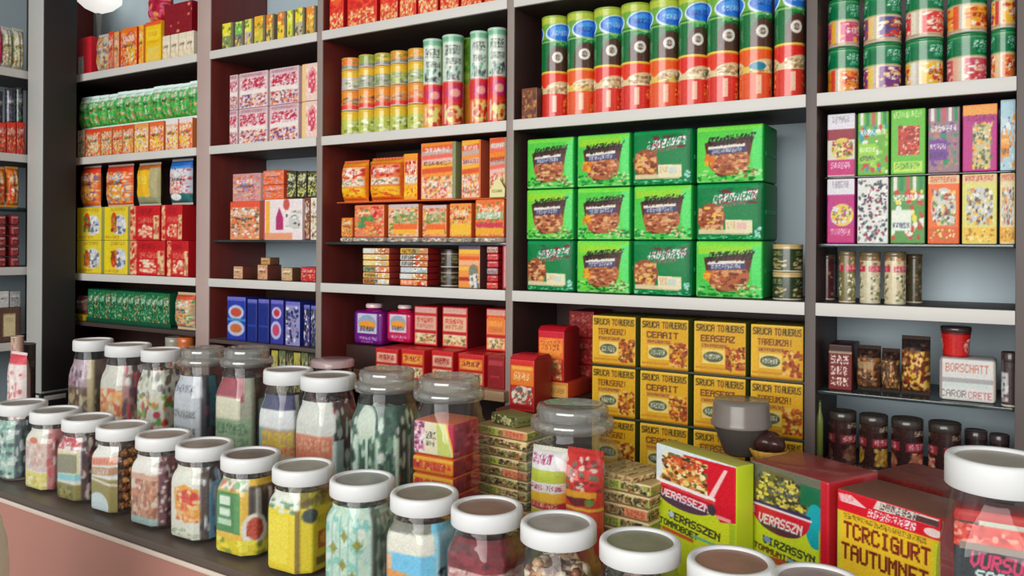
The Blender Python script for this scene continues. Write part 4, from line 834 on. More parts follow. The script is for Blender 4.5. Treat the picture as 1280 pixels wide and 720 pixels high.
# ---- bay 4: the tall round drink tins
for k, (a, b, t) in enumerate(((675, 704, 22), (706.5, 738, 16), (740, 772, 11), (773.5, 808, 6), (809.5, 844, 1), (845.5, 880, -4), (881, 919, -9), (922, 961, -15), (966, 1003, -21))):
    cx, w, h = lay(a, b, t, ZM, .045)
    HT = .221
    put('drink_tin', f'{ORD[k]} tall green and red drink tin from the fourth divider', 'tin', 'tall green and red drink tins', None, lambda: tin(w/2*1.055, HT, a_talltin(k, 46, 130), (150, 180, 60), (170, 40, 30), .005, -1.93, 2), (cx, .03+w/2, ZM+.0003))
std('spice_box', 'small brown box beside the first tall green and red tin', 'box', None, 650.5, 671, 110, ZM, lambda w, h: carton(w, h, .05, Art(24, 30, (120, 66, 40), 1).dots(.05, .1, .95, .95, [(160, 96, 50), (90, 50, 36), (190, 130, 70), (110, 60, 40)], 40, .09, .07), col=(80, 46, 36)), Y=.014)
# green noodle packs, 4 x 3, stacked
hn = (Z_(770, 166, .03)-ZL)/3
light = {(2, 0): 1, (2, 1): 1, (2, 2): 0, (2, 3): 1, (1, 0): 1, (1, 1): 1, (1, 2): 1, (1, 3): 0, (0, 0): 0, (0, 1): 1, (0, 2): 0, (0, 3): 1}
cols4 = ((658, 718), (721, 789), (791, 866), (869, 955))
for j in range(3):
    for k, (a, b) in enumerate(cols4):
        cx, w, _ = lay(a, b, 200, ZL, .03, .985)
        L = light[(j, k)]
        where = f'{["bottom", "middle", "top"][j]} row, {ORD[k]} from the fourth divider'
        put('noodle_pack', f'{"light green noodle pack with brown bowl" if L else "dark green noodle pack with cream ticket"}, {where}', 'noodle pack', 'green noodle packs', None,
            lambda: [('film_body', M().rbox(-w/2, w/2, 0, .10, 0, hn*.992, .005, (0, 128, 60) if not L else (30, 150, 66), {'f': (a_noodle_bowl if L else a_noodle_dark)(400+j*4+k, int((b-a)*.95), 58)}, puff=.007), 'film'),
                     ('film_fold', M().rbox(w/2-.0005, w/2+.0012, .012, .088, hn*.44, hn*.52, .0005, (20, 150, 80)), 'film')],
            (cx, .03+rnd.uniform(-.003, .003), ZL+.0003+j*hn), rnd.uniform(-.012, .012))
for j in range(2):
    cx, w, h = lay(964, 1003, 305, ZL, .05); h /= 2
    put('tin_can', ['lower dark green and gold can beside the noodle packs', 'upper dark green and gold can beside the noodle packs'][j], 'tin', None, None, lambda: tin(w/2*.98, h*.99, Art(34, 32, (44, 62, 34), j).rect(0, 0, 1, .12, (206, 180, 120)).scrawl(.15, .2, .7, .2, 5, (150, 150, 100)).dots(.1, .48, .9, .92, [(170, 150, 90), (206, 190, 140), (90, 80, 50), (60, 70, 40)], 40, .07, .06), (206, 176, 120), lidh=.004), (cx, .035+w/2, ZL+.0003+j*h))
# yellow boxes, 4 x 3
za = Z_(870, 466, .03)
hy = (Z_(870, 398, .03)-za)
for j in range(3):
    z0 = za-hy*j
    for k, (a, b) in enumerate(((741, 796), (801, 862), (868, 934), (939, 1006))):
        cx, w, _ = lay(a, b, 470, ZB, .03, .985)
        put('yellow_food_box', f'yellow box with dark lettering, {["top", "middle", "bottom"][j]} row, {ORD[k]} from the red boxes', 'box', 'yellow boxes on the low shelf', None,
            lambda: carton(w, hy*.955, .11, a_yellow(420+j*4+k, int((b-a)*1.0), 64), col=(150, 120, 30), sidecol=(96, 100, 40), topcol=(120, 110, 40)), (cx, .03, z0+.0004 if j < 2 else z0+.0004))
        if True:
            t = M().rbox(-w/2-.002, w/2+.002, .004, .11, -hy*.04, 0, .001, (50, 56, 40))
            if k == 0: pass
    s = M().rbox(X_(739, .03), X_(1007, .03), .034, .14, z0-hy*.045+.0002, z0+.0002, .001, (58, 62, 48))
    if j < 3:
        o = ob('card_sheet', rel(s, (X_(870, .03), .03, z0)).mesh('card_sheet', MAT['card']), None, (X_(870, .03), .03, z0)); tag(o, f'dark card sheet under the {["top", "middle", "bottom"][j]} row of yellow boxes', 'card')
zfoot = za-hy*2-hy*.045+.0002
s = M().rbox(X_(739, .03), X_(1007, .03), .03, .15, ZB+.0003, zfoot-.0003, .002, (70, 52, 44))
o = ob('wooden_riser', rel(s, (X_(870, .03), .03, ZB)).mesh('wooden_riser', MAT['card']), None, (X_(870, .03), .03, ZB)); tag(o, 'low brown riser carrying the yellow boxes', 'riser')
# red boxes left of them
zr = Z_(710, 500, -.02)
s = M().rbox(-.035, .065, 0, .12, ZB+.0003, zr, .002, (70, 44, 36)); cr = X_(688, -.02)
o = ob('wooden_riser', rel(s, (0, 0, ZB)).mesh('wooden_riser', MAT['card']), None, (cr, -.02, ZB)); tag(o, 'dark riser under the stacked red boxes beside the yellow boxes', 'riser')
z1 = std('tea_box', 'low orange box carrying the red peak-topped box', 'box', None, 686, 712, 478, zr, lambda w, h: carton(w, h, .10, Art(30, 20, (236, 150, 60), 2).rect(.06, .2, .9, .95, (240, 190, 100)).scrawl(.12, .4, .7, .3, 6, (196, 110, 60)), col=(190, 60, 34), topcol=(190, 56, 44)), Y=-.015)
def redtall(w, h, k):
    A = Art(40, 60, (196, 30, 26), 440+k)
    if k == 0: A.rect(0, 0, 1, .13, (206, 20, 46)).rect(.05, .15, .95, .55, (240, 120, 50)).ell(.5, .35, .42, .18, (246, 150, 60)).scrawl(.14, .22, .7, .18, 5, (170, 80, 30), -.03, .1).rect(.1, .56, .9, .96, (206, 90, 60)).dots(.14, .58, .9, .95, [(226, 190, 120), (120, 130, 70), (236, 120, 60), (150, 60, 40)], 34, .08, .05)
    else: A.rect(0, 0, 1, .1, (220, 50, 40)).rect(.05, .12, .95, .5, (242, 130, 40)).rect(.1, .14, .9, .2, (250, 180, 80)).scrawl(.16, .25, .65, .16, 4, (250, 220, 170), 0, .1).ell(.5, .68, .42, .17, (226, 214, 196)).dots(.1, .54, .9, .84, [(110, 110, 100), (240, 232, 214), (160, 90, 70), (206, 60, 50)], 34, .08, .05).rect(.05, .88, .95, .95, (150, 20, 24))
    b = carton(w, h*.93, .07, A, col=(176, 26, 30), sidecol=(150, 26, 28)); b[0] = ('carton_body', b[0][1], b[0][2])
    t = M(); hb = h*.93
    P = np.array([[[-w/2, .0, hb], [w/2, .0, hb]], [[-w/2, .012, h], [w/2, .012, h]], [[-w/2, .058, h], [w/2, .058, h]], [[-w/2, .07, hb], [w/2, .07, hb]]])
    t.patch(P, (206, 24, 44))
    for sx in (-1, 1): t.patch(np.array([[[sx*w/2, 0, hb], [sx*w/2, .07, hb]], [[sx*w/2, .012, h], [sx*w/2, .058, h]]]), (170, 22, 36), sx < 0)
    return b+[('folded_top', t, 'card')]
std('tea_box', 'red box with folded top and orange label on the low orange box', 'box', None, 673, 707, 409, z1+.0003, lambda w, h: redtall(w, h, 0), Y=-.012)
cx, w, h = lay(637, 668, 446, ZC, -.06)
zq = Z_(652, 508, -.06)
put('cardboard_box', 'brown carton on the counter under the red and orange box', 'box', None, None, lambda: carton(w*1.1, zq-ZC-.0006, .065, Art(20, 20, (110, 66, 44), 3), col=(104, 62, 42)), (cx, -.106, ZC+.0003))
std('tea_box', 'red and orange box with a white bowl picture beside the fourth divider', 'box', None, 638, 670, 445, zq, lambda w, h: redtall(w, h, 1), Y=-.104+.0)
zz = ZB+.0003; hb = (Z_(720, 390, .07)-ZB)/7
for j in range(7):
    cx, w = span(704, 737, .07)
    put('biscuit_box', f'{ORD[j]} dark red box up the stack beside the yellow boxes', 'box', 'dark red boxes in a stack', None, lambda: carton(w*.96, hb*.985, .09, a_busy(450+j, (150, 30, 32), [(190, 60, 50), (110, 20, 26), (206, 120, 90)], 34, 22, n=20, txt=(196, 90, 70)), col=(140, 26, 30)), (cx-.004, .105, zz)); zz += hb

# ---- bay 5
hg = (Z_(1150, 45, .03)-ZM)
for j in range(2):
    for k, (a, b) in enumerate(((1032, 1072), (1076, 1125), (1129, 1178), (1181, 1233), (1237, 1269))):
        cx, w, _ = lay(a, b, 60, ZM, .045)
        hj = hg*.97
        put('tea_tin', f'{["lower", "upper"][j]} green topped tin, {ORD[k]} from the fifth divider', 'tin', 'green topped tins on the upper shelf', None, lambda: tin(w/2, hj, a_greentin(j*5+k+3), (0, 120, 70), lidh=.006, off=-1.75), (cx, .03+w/2, ZM+.0003+j*(hj+.0004)))
hc = (Z_(1140, 220, .03)-ZG5)
names5 = ['grey and maroon carton with a yellow oval', 'striped lime green carton with white heading', 'bright green carton with a red square', 'mauve carton with a green block', 'magenta carton with an orange heading', 'pale blue and orange carton by the right end', 'magenta and white carton', 'white carton speckled with maroon and black', 'green and white carton with a pale panel', 'orange carton with a silver picture', 'lemon carton with a silver picture', 'cream and orange carton by the right end']
for j in range(2):
    for k, (a, b) in enumerate(((1034, 1068), (1072, 1110), (1113.5, 1156), (1160, 1199), (1203, 1246), (1250, 1269))):
        if j: i = k; 
        else: i = 6+k
        cx, w, _ = lay(a, b, 240, ZG5, .03, 1.02)
        hh = hc if j == 0 else (Z_((a+b)/2, (142, 140, 136, 134, 130, 124)[k], .03)-ZG5-hc-.003)
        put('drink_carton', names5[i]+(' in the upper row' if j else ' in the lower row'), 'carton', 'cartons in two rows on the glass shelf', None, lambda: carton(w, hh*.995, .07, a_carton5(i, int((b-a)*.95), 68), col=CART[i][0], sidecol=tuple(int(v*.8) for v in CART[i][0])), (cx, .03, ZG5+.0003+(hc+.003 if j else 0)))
gs = M().rbox(X_(1031, .03), X_(1277, .03), .03, .12, ZG5+hc+.0006, ZG5+hc+.0028, .0005, (120, 150, 140)); c0 = (X_(1150, .03), .03, ZG5+hc)
o = ob('glass_sheet', rel(gs, c0).mesh('glass_sheet', MAT['shelfglass']), None, c0); tag(o, 'thin green glass sheet between the two rows of cartons', 'glass sheet')
for k, (a, b, t, y) in enumerate(((1022, 1043, 318, .09), (1047, 1069, 314, .03), (1073, 1100, 315, .03), (1104, 1132, 315, .03), (1131, 1153, 318, .09))):
    bg = [(96, 40, 46), (120, 110, 60), (206, 196, 160), (214, 200, 160), (90, 80, 56)][k]
    cx, w, h = lay(a, b, t, ZL, y)
    def art(k=k, bg=bg):
        A = Art(30, 48, bg, k+460)
        if k in (1, 2, 3): A.rect(0, 0, 1, .1, (120, 100, 60)).dots(.1, .03, .9, .3, [(206, 150, 110), (226, 206, 150), (150, 90, 70)], 18, .08, .04).rect(.06, .22, .94, .34, (196, 40, 70)).scrawl(.14, .23, .7, .09, 5, (240, 200, 190)).dots(.14, .4, .86, .95, [(110, 100, 70), (226, 220, 190), (170, 150, 110), (246, 240, 214), (120, 130, 80)], 46, .07, .04)
        else: A.dots(.1, .1, .9, .9, [tuple(int(v*.8) for v in bg), (150, 120, 90)], 20, .08, .05)
        return A
    put('spice_canister', ['dark red canister at the divider end of the half-empty shelf', 'shaded olive canister with a red band', 'cream canister with a red band in the middle of three', 'cream canister with a red band beside the empty shelf space', 'dark olive canister behind the last cream one'][k], 'canister', None, None, lambda: tin(w/2, h, art(), (110, 90, 60), lidh=.008, lidname='cap', off=-1.75), (cx, y+w/2, ZL+.0003))
# lower glass shelf
def std5(name, label, cat, a, b, t, z0, build, Y=.03): return std(name, label, cat, None, a, b, t, z0, build, Y=Y)
std5('coffee_box', 'dark red box with white blurred letters on the lower glass shelf', 'box', 1036, 1067, 431, ZG5b, lambda w, h: carton(w, h, .08, Art(34, 52, (110, 24, 24), 1).rect(0, 0, 1, .18, (60, 30, 26)).rect(0, .16, 1, .2, (170, 150, 120)).scrawl(.12, .24, .76, .2, 3, (236, 214, 206)).scrawl(.12, .48, .76, .2, 3, (226, 190, 180)).scrawl(.12, .72, .76, .2, 3, (236, 206, 190)), col=(64, 26, 24)))
for k, (a, b, t) in enumerate(((1069, 1100, 434), (1100.5, 1124, 438), (1125, 1163, 422))):
    def art(k=k):
        A = Art(36, 52, [(110, 90, 70), (96, 84, 66), (120, 80, 36)][k], 470+k).dots(0, .22, 1, 1, [(206, 150, 100), (120, 60, 36), (176, 120, 70), (90, 50, 36), (226, 186, 120), (150, 96, 50)], 80, .08, .05)
        if k == 0: A.rect(.12, .3, .8, .48, (170, 140, 100))
        if k == 2: A.dots(.05, .22, .95, .98, [(222, 176, 60), (150, 60, 30), (236, 200, 110), (110, 40, 26)], 60, .09, .055)
        A.rect(0, 0, 1, .2, (66, 44, 36) if k != 2 else (50, 40, 38)); A.dots(.1, .03, .9, .2, [(110, 80, 60), (40, 30, 28)], 8, .1, .04)
        return A
    std5('nut_bag', ['brown nut bag with a tan panel next to the dark red box', 'narrow brown nut bag between two wider ones', 'golden nut bag with a dark round top'][k], 'bag', a, b, t, ZG5b, lambda w, h: pouch(w, h, .06, art(), (90, 60, 44), seal=.006, sealcol=(60, 44, 36)))
z1 = std5('biscuit_pack', 'white printed pack with orange and red lettering under the red tub', 'pack', 1174, 1248, 449, ZG5b, lambda w, h: [('film_body', M().rbox(-w/2, w/2, 0, .06, 0, h, .006, (196, 196, 192), {'f': Art(72, 50, (222, 220, 216), 3).rect(0, 0, .06, 1, (170, 150, 150)).text('BORSCHATT', .12, .13, .76, .19, (206, 110, 84), .01).rect(.06, .46, .98, .56, (170, 170, 168)).rect(.1, .58, .9, .66, (206, 220, 214)).text('CAROR', .04, .74, .46, .16, (120, 110, 106)).text('CRETE', .52, .75, .42, .16, (190, 100, 104)).rect(.95, 0, 1, 1, (206, 190, 160))}), 'film')])
def tub(w, h):
    m = M(); A = Art(36, 30, (206, 30, 30), 2).ell(.5, .55, .22, .3, (226, 190, 180)).dots(.3, .3, .7, .85, [(246, 230, 220), (190, 60, 60), (226, 120, 110)], 16, .06, .08).rect(0, 0, 1, .1, (120, 20, 24)).rect(0, .9, 1, 1, (150, 20, 24))
    g = A.grid(); g = np.concatenate([g, g], 1); n = g.shape[1]; th = np.linspace(0, 2*np.pi, n)-1.75; nv = g.shape[0]; z = np.linspace(0, h*.82, nv); r = w/2*(.86+.14*z/z[-1])
    P = np.empty((nv, n, 3)); P[..., 0] = r[:, None]*np.cos(th); P[..., 1] = r[:, None]*np.sin(th); P[..., 2] = z[:, None]; m.patch(P, g)
    m.lathe([(0, 0), (w/2*.86, 0)], 24, (150, 20, 24))
    l = M(); l.lathe([(w/2, h*.82), (w/2*1.04, h*.84), (w/2*1.04, h*.97), (w/2*.98, h), (0, h)], 28, (66, 50, 50)); return [('tub_body', m, 'tinp'), ('lid', l, 'tinp')]
std5('sweet_tub', 'round red tub with a dark lid on the white printed pack', 'tub', 1176, 1216, 408, z1, tub, Y=.06)
std5('coffee_jar', 'dark jar with a white label at the right end of the lower glass shelf', 'jar', 1254, 1274, 440, ZG5b, lambda w, h: tin(w/1.7, h, Art(26, 40, (70, 56, 56), 3).rect(.1, .25, .8, .92, (206, 206, 204)).dots(.12, .3, .8, .9, [(150, 140, 150), (226, 226, 226), (110, 90, 90)], 24, .08, .05), (60, 46, 46), lidh=.016))
def dlid(c=(50, 40, 38)): return c
for k, (a, b, t) in enumerate(((1034, 1070, 516), (1073, 1110, 521), (1113, 1155, 526), (1160, 1203, 531))):
    def art(k=k):
        A = Art(40, 46, (52, 28, 28), 480+k)
        A.rect(.08, .06, .92, .2, (60, 40, 36)); A.scrawl(.25, .07, .5, .1, 3, (206, 190, 160)); A.rect(.08, .32, .92, .5, [(120, 40, 44), (150, 40, 50), (160, 40, 60), (150, 50, 60)][k]); A.scrawl(.14, .34, .72, .13, 6, (226, 170, 170))
        A.ell(.5, .74, .36, .2, [(110, 70, 56), (190, 150, 60), (150, 90, 70), (206, 150, 120)][k]); A.dots(.14, .54, .86, .95, [[(130, 90, 70), (90, 50, 44)], [(206, 170, 80), (150, 110, 40)], [(196, 60, 80), (176, 110, 84), (226, 160, 130)], [(226, 170, 140), (190, 60, 70)]][k], 20, .07, .06)
        return A
    cx, w, h = lay(a, b, t, ZJ5, .03)
    put('coffee_jar', ['dark jar with a dim brown label nearest the fifth divider', 'dark jar with a yellow oval label low on the shelf', 'dark jar with a pink and tan label low on the shelf', 'dark jar with a peach label beside the big white-lidded jar'][k], 'jar', None, None, lambda: tin(w/2, h, art(), (62, 54, 48), lidh=.014, off=-1.75), (cx, .03+w/2, ZJ5+.0003))
for k, (a, b, t) in enumerate(((1206, 1236, 540), (1238, 1264, 545))):
    cx, w, h = lay(a, b, t, ZJ5, .09)
    put('coffee_jar', ['plain dark jar half hidden behind the big white-lidded jar', 'plain dark jar at the right end behind the big white-lidded jar'][k], 'jar', None, None, lambda: tin(w/2, h, Art(26, 30, (48, 36, 38), k).dots(.1, .2, .9, .9, [(90, 70, 76), (60, 44, 46), (130, 120, 130)], 20, .07, .05), (70, 56, 58), lidh=.014), (cx, .09+w/2, ZJ5+.0003))
std5('sauce_bottle', 'slim olive green bottle beside the fifth divider low down', 'bottle', 1022, 1031, 500, ZJ5, lambda w, h: [('bottle_body', M().lathe([(0, 0), (w/2, 0), (w/2, h*.7), (w*.2, h*.86), (w*.2, h*.93)], 16, (112, 124, 60)), 'tinp'), ('screw_cap', M().lathe([(w*.24, h*.92), (w*.24, h), (0, h)], 16, (60, 80, 40)), 'tinp')], Y=.02)
# ------------------------------------------------------------------ jars on the counter
def sqf(th, c=1.60): return np.minimum(1/np.maximum(np.abs(np.cos(th)), np.abs(np.sin(th))), c/(np.abs(np.cos(th))+np.abs(np.sin(th))))
def jar_prof(hw, H, lr, lh):
    """(radius, z, squareness)"""
    nz = H-lh
    return [(hw*.80, 0., .8), (hw*.95, .003, 1), (hw, .011, 1), (hw, nz*.70, 1), (hw*.985, nz*.76, 1), (hw*.95, nz*.82, .85), (hw*.88, nz*.88, .5), (lr*.90, nz*.94, .1), (lr*.86, nz*.97, 0), (lr*.86, H-lh*.4, 0)]
def jar_ring(prof, z):
    for (r0, z0, s0), (r1, z1, s1) in zip(prof, prof[1:]):
        if z0 <= z <= z1:
            t = (z-z0)/max(1e-9, z1-z0); return r0+(r1-r0)*t, s0+(s1-s0)*t
    return prof[-1][0], prof[-1][2]
def jar(hw, H, lr, lh, lid='white', art=None, la=(-132, 42), lz=(.06, .78), disc=(150, 142, 130)):
    pr = jar_prof(hw, H, lr, lh); g = M()
    def f(th, i): return 1+(sqf(th)-1)*pr[i][2]
    g.lathe([(0, .0012)]+[(r, z) for r, z, s in pr], 56, (230, 230, 230), shape=lambda th, i: f(th, max(0, i-1)))
    out = [('jar_body', g, 'glass')]
    l = M()
    if lid == 'white':
        l.lathe([(lr*.97, H-lh), (lr, H-lh+.0012), (lr, H-.005), (lr*.985, H-.002), (lr*.95, H), (lr*.85, H), (lr*.825, H-.0012), (lr*.81, H-.003)], 48, (240, 240, 238)); out.append(('screw_lid', l, 'lidw'))
        d = M(); d.lathe([(lr*.815, H-.003), (0, H-.003)], 40, disc); out.append(('lid_window', d, 'disc', 1))
    else:   # stepped clear lid: pale flange ring with a clear drum on top
        l.lathe([(lr*.90, H-lh), (lr*1.0, H-lh+.001), (lr*1.02, H-lh*.78), (lr*1.0, H-lh*.56), (lr*.86, H-lh*.52)], 48, (230, 230, 226)); out.append(('lid_flange', l, 'clearlid'))
        d = M(); d.lathe([(lr*.86, H-lh*.52), (lr*.88, H-lh*.2), (lr*.85, H-lh*.05), (lr*.78, H), (lr*.70, H), (lr*.66, H-.003), (0, H-.003)], 48, (206, 204, 196)); out.append(('lid_dome', d, 'clearlid', 1))
    if art is not None:
        A = art.grid(); nv, nu = A.shape[:2]
        th = np.radians(np.linspace(la[0], la[1], nu)); z = np.linspace(lz[0]*(H-lh), lz[1]*(H-lh), nv); P = np.empty((nv, nu, 3))
        for i in range(nv):
            r, s = jar_ring(pr, z[i]); k = (1+(sqf(th)-1)*s)*(r-.0012)
            P[i, :, 0] = k*np.cos(th); P[i, :, 1] = k*np.sin(th); P[i, :, 2] = z[i]
        lm = M().patch(P, A); out.append(('paper_label', lm, 'label'))
    return out
def sweets(hw, z0, z1, cols, seed, size=.011, nring=26, core=(90, 70, 60)):
    """a heap of wrapped sweets filling a jar: the outer layers as small twisted wrappers round a solid core"""
    r = random.Random(seed); m = M(); step = size*1.45; z = z0+size*.8
    while z < z1:
        top = z+step >= z1; shr = 1. if z < .74*z1 else 1-.36*(z-.74*z1)/(.26*z1)
        for ring in ([1., .62, .25] if top else [1.]):
            n = max(4, int(nring*ring))
            for i in range(n):
                th = 2*math.pi*(i+.5*r.random())/n; k = float(sqf(np.array([th]))[0])*(hw-size*1.15)*ring*shr
                p = Vector((k*math.cos(th), k*math.sin(th), z+r.uniform(-.25, .15)*size))
                q = M(); c = r.choice(cols); c2 = r.choice(cols)
                q.lathe([(0, -1.1), (.55, -1.05), (.18, -.62), (.62, -.35), (.7, .1), (.5, .5), (.18, .66), (.55, 1.05), (0, 1.1)], 6, cols=[c2, c2, c, c, c, c, c, c2, c2])
                a = Matrix.Rotation(r.uniform(0, 3.14), 4, 'Z') @ Matrix.Rotation(r.uniform(.9, 2.2), 4, 'X')
                m.add(q, Matrix.Translation(p) @ a @ Matrix.Scale(size, 4))
        z += step
    cr = (hw-size*1.9)
    m.lathe([(0, z0), (cr, z0), (cr, z1*.74), (cr*.70, z1-size*.5), (0, z1-size*.5)], 20, core, shape=lambda th, i: sqf(th))
    return [(None, m, 'sweet')]

def jart(seed, w=66, h=52, bg=(226, 224, 214)): return Art(w, h, bg, seed)
def A1():
    A = jart(1, bg=(170, 200, 190)); A.dots(0, 0, .5, 1, [(120, 170, 160), (226, 236, 230), (90, 110, 110), (200, 220, 214)], 50, .05, .05); A.rect(.5, 0, 1, 1, (70, 84, 90)); A.dots(.5, 0, 1, 1, [(110, 130, 130), (50, 60, 66), (190, 200, 200)], 30, .03, .1); return A
def A2():
    A = jart(2, bg=(240, 236, 224)); A.rect(0, .22, .5, .7, (232, 206, 200)); A.dots(.05, .25, .45, .68, [(226, 170, 160), (240, 226, 216), (210, 190, 190)], 26, .04, .05); A.ell(.26, .2, .1, .05, (226, 120, 90)); A.rect(0, .72, .5, 1, (236, 222, 130)); A.dots(.05, .75, .5, 1, [(226, 206, 110), (246, 236, 190)], 14, .05, .04); A.rect(.5, 0, 1, 1, (190, 120, 120)); A.dots(.5, 0, 1, 1, [(206, 80, 90), (230, 200, 200), (150, 80, 80)], 40, .03, .08); return A
def A3():
    A = jart(3, bg=(236, 230, 226)); A.dots(.03, .02, .48, .2, [(206, 60, 80), (226, 110, 120), (240, 230, 226)], 20, .06, .04); A.scrawl(.05, .04, .4, .13, 5, (200, 40, 60), -.1); A.rect(.04, .24, .47, .58, (236, 226, 170)); A.rect(.07, .30, .45, .6, (150, 146, 120), -.12); A.rect(0, .62, .5, .72, (150, 214, 226), -.1); A.rect(0, .74, .5, 1, (150, 140, 70)); A.dots(.02, .76, .48, 1, [(170, 160, 90), (120, 110, 50)], 12, .06, .05); A.rect(.5, 0, 1, 1, (80, 50, 56)); A.dots(.5, 0, 1, 1, [(150, 90, 90), (60, 40, 46), (206, 190, 180)], 36, .03, .08); return A
def A4():
    A = jart(4, 50, 52, (246, 242, 238)); A.rect(0, .22, 1, .34, (236, 160, 130), -.08); A.scrawl(.1, .24, .7, .08, 7, (216, 110, 90), -.08); A.rect(0, .36, 1, .48, (196, 150, 120), -.06); A.scrawl(.1, .38, .7, .08, 6, (240, 226, 206), -.06); A.rect(0, .5, 1, 1, (166, 150, 84)); A.rect(0, .50, 1, .54, (240, 230, 216), .06); A.ell(.42, .92, .38, .2, (226, 240, 244)); return A
def A5():
    A = jart(5, bg=(246, 240, 236)); A.rect(0, .26, .5, .88, (214, 160, 130)); A.dots(.03, .26, .48, .88, [(236, 200, 176), (190, 120, 90), (226, 150, 120), (240, 220, 206), (170, 110, 90)], 60, .035, .06); A.rect(0, .26, .5, .34, (230, 180, 160)); A.rect(0, .88, .5, 1, (180, 206, 206)); A.rect(.5, 0, 1, 1, (120, 70, 76)); A.dots(.5, 0, 1, 1, [(206, 180, 176), (80, 30, 40), (150, 80, 86), (50, 30, 36), (226, 210, 206)], 90, .025, .04); return A
def A6():
    A = jart(6, bg=(236, 234, 222)); A.poly([(.12, .32), (.3, .24), (.48, .3), (.5, .7), (.3, .78), (.14, .6)], (246, 170, 60)); A.ell(.36, .42, .13, .12, (226, 70, 50)); A.scrawl(.16, .34, .3, .1, 4, (206, 40, 40), 0, .1); A.ell(.32, .62, .14, .13, (240, 140, 60)); A.dots(.16, .32, .48, .74, [(246, 190, 110), (230, 90, 60), (250, 210, 150)], 22, .04, .04); A.dots(.02, .86, .48, 1, [(200, 200, 180), (170, 190, 150)], 12, .04, .03); A.rect(.5, 0, 1, 1, (84, 66, 62)); A.rect(.58, .2, .76, 1, (130, 190, 220)); A.dots(.5, 0, 1, 1, [(206, 210, 214), (60, 50, 50), (120, 150, 190)], 26, .025, .1); return A
def A7():
    A = jart(7, bg=(236, 190, 60)); A.rect(0, 0, .5, .16, (240, 230, 220)); A.dots(.02, .02, .48, .16, [(226, 120, 90), (150, 190, 140)], 12, .05, .04); A.rect(.04, .18, .42, .72, (70, 140, 80)); A.rect(.12, .24, .28, .36, (226, 240, 226)); A.rect(.12, .40, .28, .5, (226, 240, 226)); A.rect(.1, .54, .3, .62, (190, 220, 190)); A.rect(.34, .2, .42, .7, (100, 160, 100)); A.rect(.5, .1, .9, .6, (66, 52, 50)); A.rect(.56, .12, .62, .58, (200, 190, 180)); A.rect(.72, .14, .77, .56, (220, 206, 196)); A.ell(.56, .66, .13, .22, (240, 232, 226)); A.ell(.56, .64, .08, .15, (206, 90, 60)); A.scrawl(.48, .54, .18, .2, 3, (190, 40, 40)); A.rect(.7, .5, 1, .9, (140, 170, 80)); A.rect(0, .82, 1, 1, (230, 210, 30)); A.dots(0, .8, .9, 1, [(246, 230, 70), (190, 180, 30), (150, 160, 60)], 20, .06, .05); return A
def A8():
    A = jart(8, bg=(242, 216, 40)); A.rect(0, 0, .46, .2, (240, 240, 230)); A.dots(.05, .12, .44, .26, [(110, 150, 110), (226, 236, 220)], 12, .05, .03); A.rect(.08, .3, .34, .9, (246, 226, 70)); A.rect(.46, 0, 1, .18, (150, 130, 40)); A.dots(.48, .02, .98, .2, [(110, 90, 40), (200, 190, 60)], 16, .05, .04); A.ell(.56, .28, .08, .09, (70, 80, 80)); A.rect(.42, .2, .47, 1, (150, 120, 40)); A.rect(.64, .5, .88, .72, (206, 110, 30)); A.ell(.76, .6, .09, .08, (250, 180, 60)); A.rect(.62, .82, .86, .92, (130, 110, 40)); A.scrawl(.62, .3, .3, .1, 5, (200, 170, 40)); A.rect(.97, 0, 1, 1, (190, 160, 40)); return A
def A9():
    A = jart(9, bg=(196, 222, 210)); A.dots(0, 0, 1, 1, [(170, 214, 200), (226, 236, 226), (140, 200, 190), (206, 226, 206)], 90, .05, .07)
    for x in (.06, .14, .24, .34, .43): A.rect(x, .1, x+.015, 1, (130, 190, 180))
    for x, y in ((.3, .34), (.44, .42), (.28, .68), (.4, .8), (.16, .5)): A.ell(x, y, .035, .05, (140, 140, 50)); A.ell(x, y, .015, .08, (150, 150, 60)); A.ell(x, y, .055, .02, (150, 150, 60))
    A.rect(.56, 0, .62, 1, (120, 130, 116)); A.rect(.66, .1, 1, 1, (150, 170, 150)); A.dots(.6, .05, 1, 1, [(100, 116, 100), (206, 216, 200), (130, 150, 130)], 40, .03, .07); return A
def A10():
    A = jart(10, bg=(126, 206, 236)); A.rect(0, 0, .52, .2, (130, 128, 116)); A.rect(0, .14, .54, .36, (238, 232, 220), -.06); A.rect(.12, .36, .5, .54, (120, 200, 240)); A.rect(0, .38, .12, .6, (236, 190, 150)); A.rect(0, .54, .54, .64, (236, 160, 90), .08); A.rect(0, .70, .52, 1, (80, 190, 236)); A.rect(.16, .88, .5, .96, (240, 160, 100), -.05); A.rect(.55, .1, 1, 1, (170, 220, 236)); A.dots(.58, .25, .96, 1, [(60, 60, 80), (226, 240, 244), (90, 60, 70)], 16, .03, .05); A.scrawl(.6, .5, .34, .2, 4, (70, 50, 70), -.2); return A
def A11():
    A = jart(11, bg=(126, 30, 40)); A.rect(.02, .34, .86, .52, (216, 170, 170)); A.dots(.02, .34, .86, .54, [(236, 206, 206), (170, 90, 100), (200, 140, 146)], 50, .035, .03); A.rect(.46, .44, .7, .6, (240, 190, 90)); A.dots(.02, .58, .88, 1, [(206, 40, 60), (236, 220, 216), (150, 110, 90), (120, 40, 50), (180, 150, 130)], 60, .045, .07); A.rect(.84, .4, .88, 1, (226, 216, 214)); A.dots(0, 0, 1, .33, [(110, 20, 34), (150, 40, 54), (90, 24, 34)], 24, .08, .06); return A
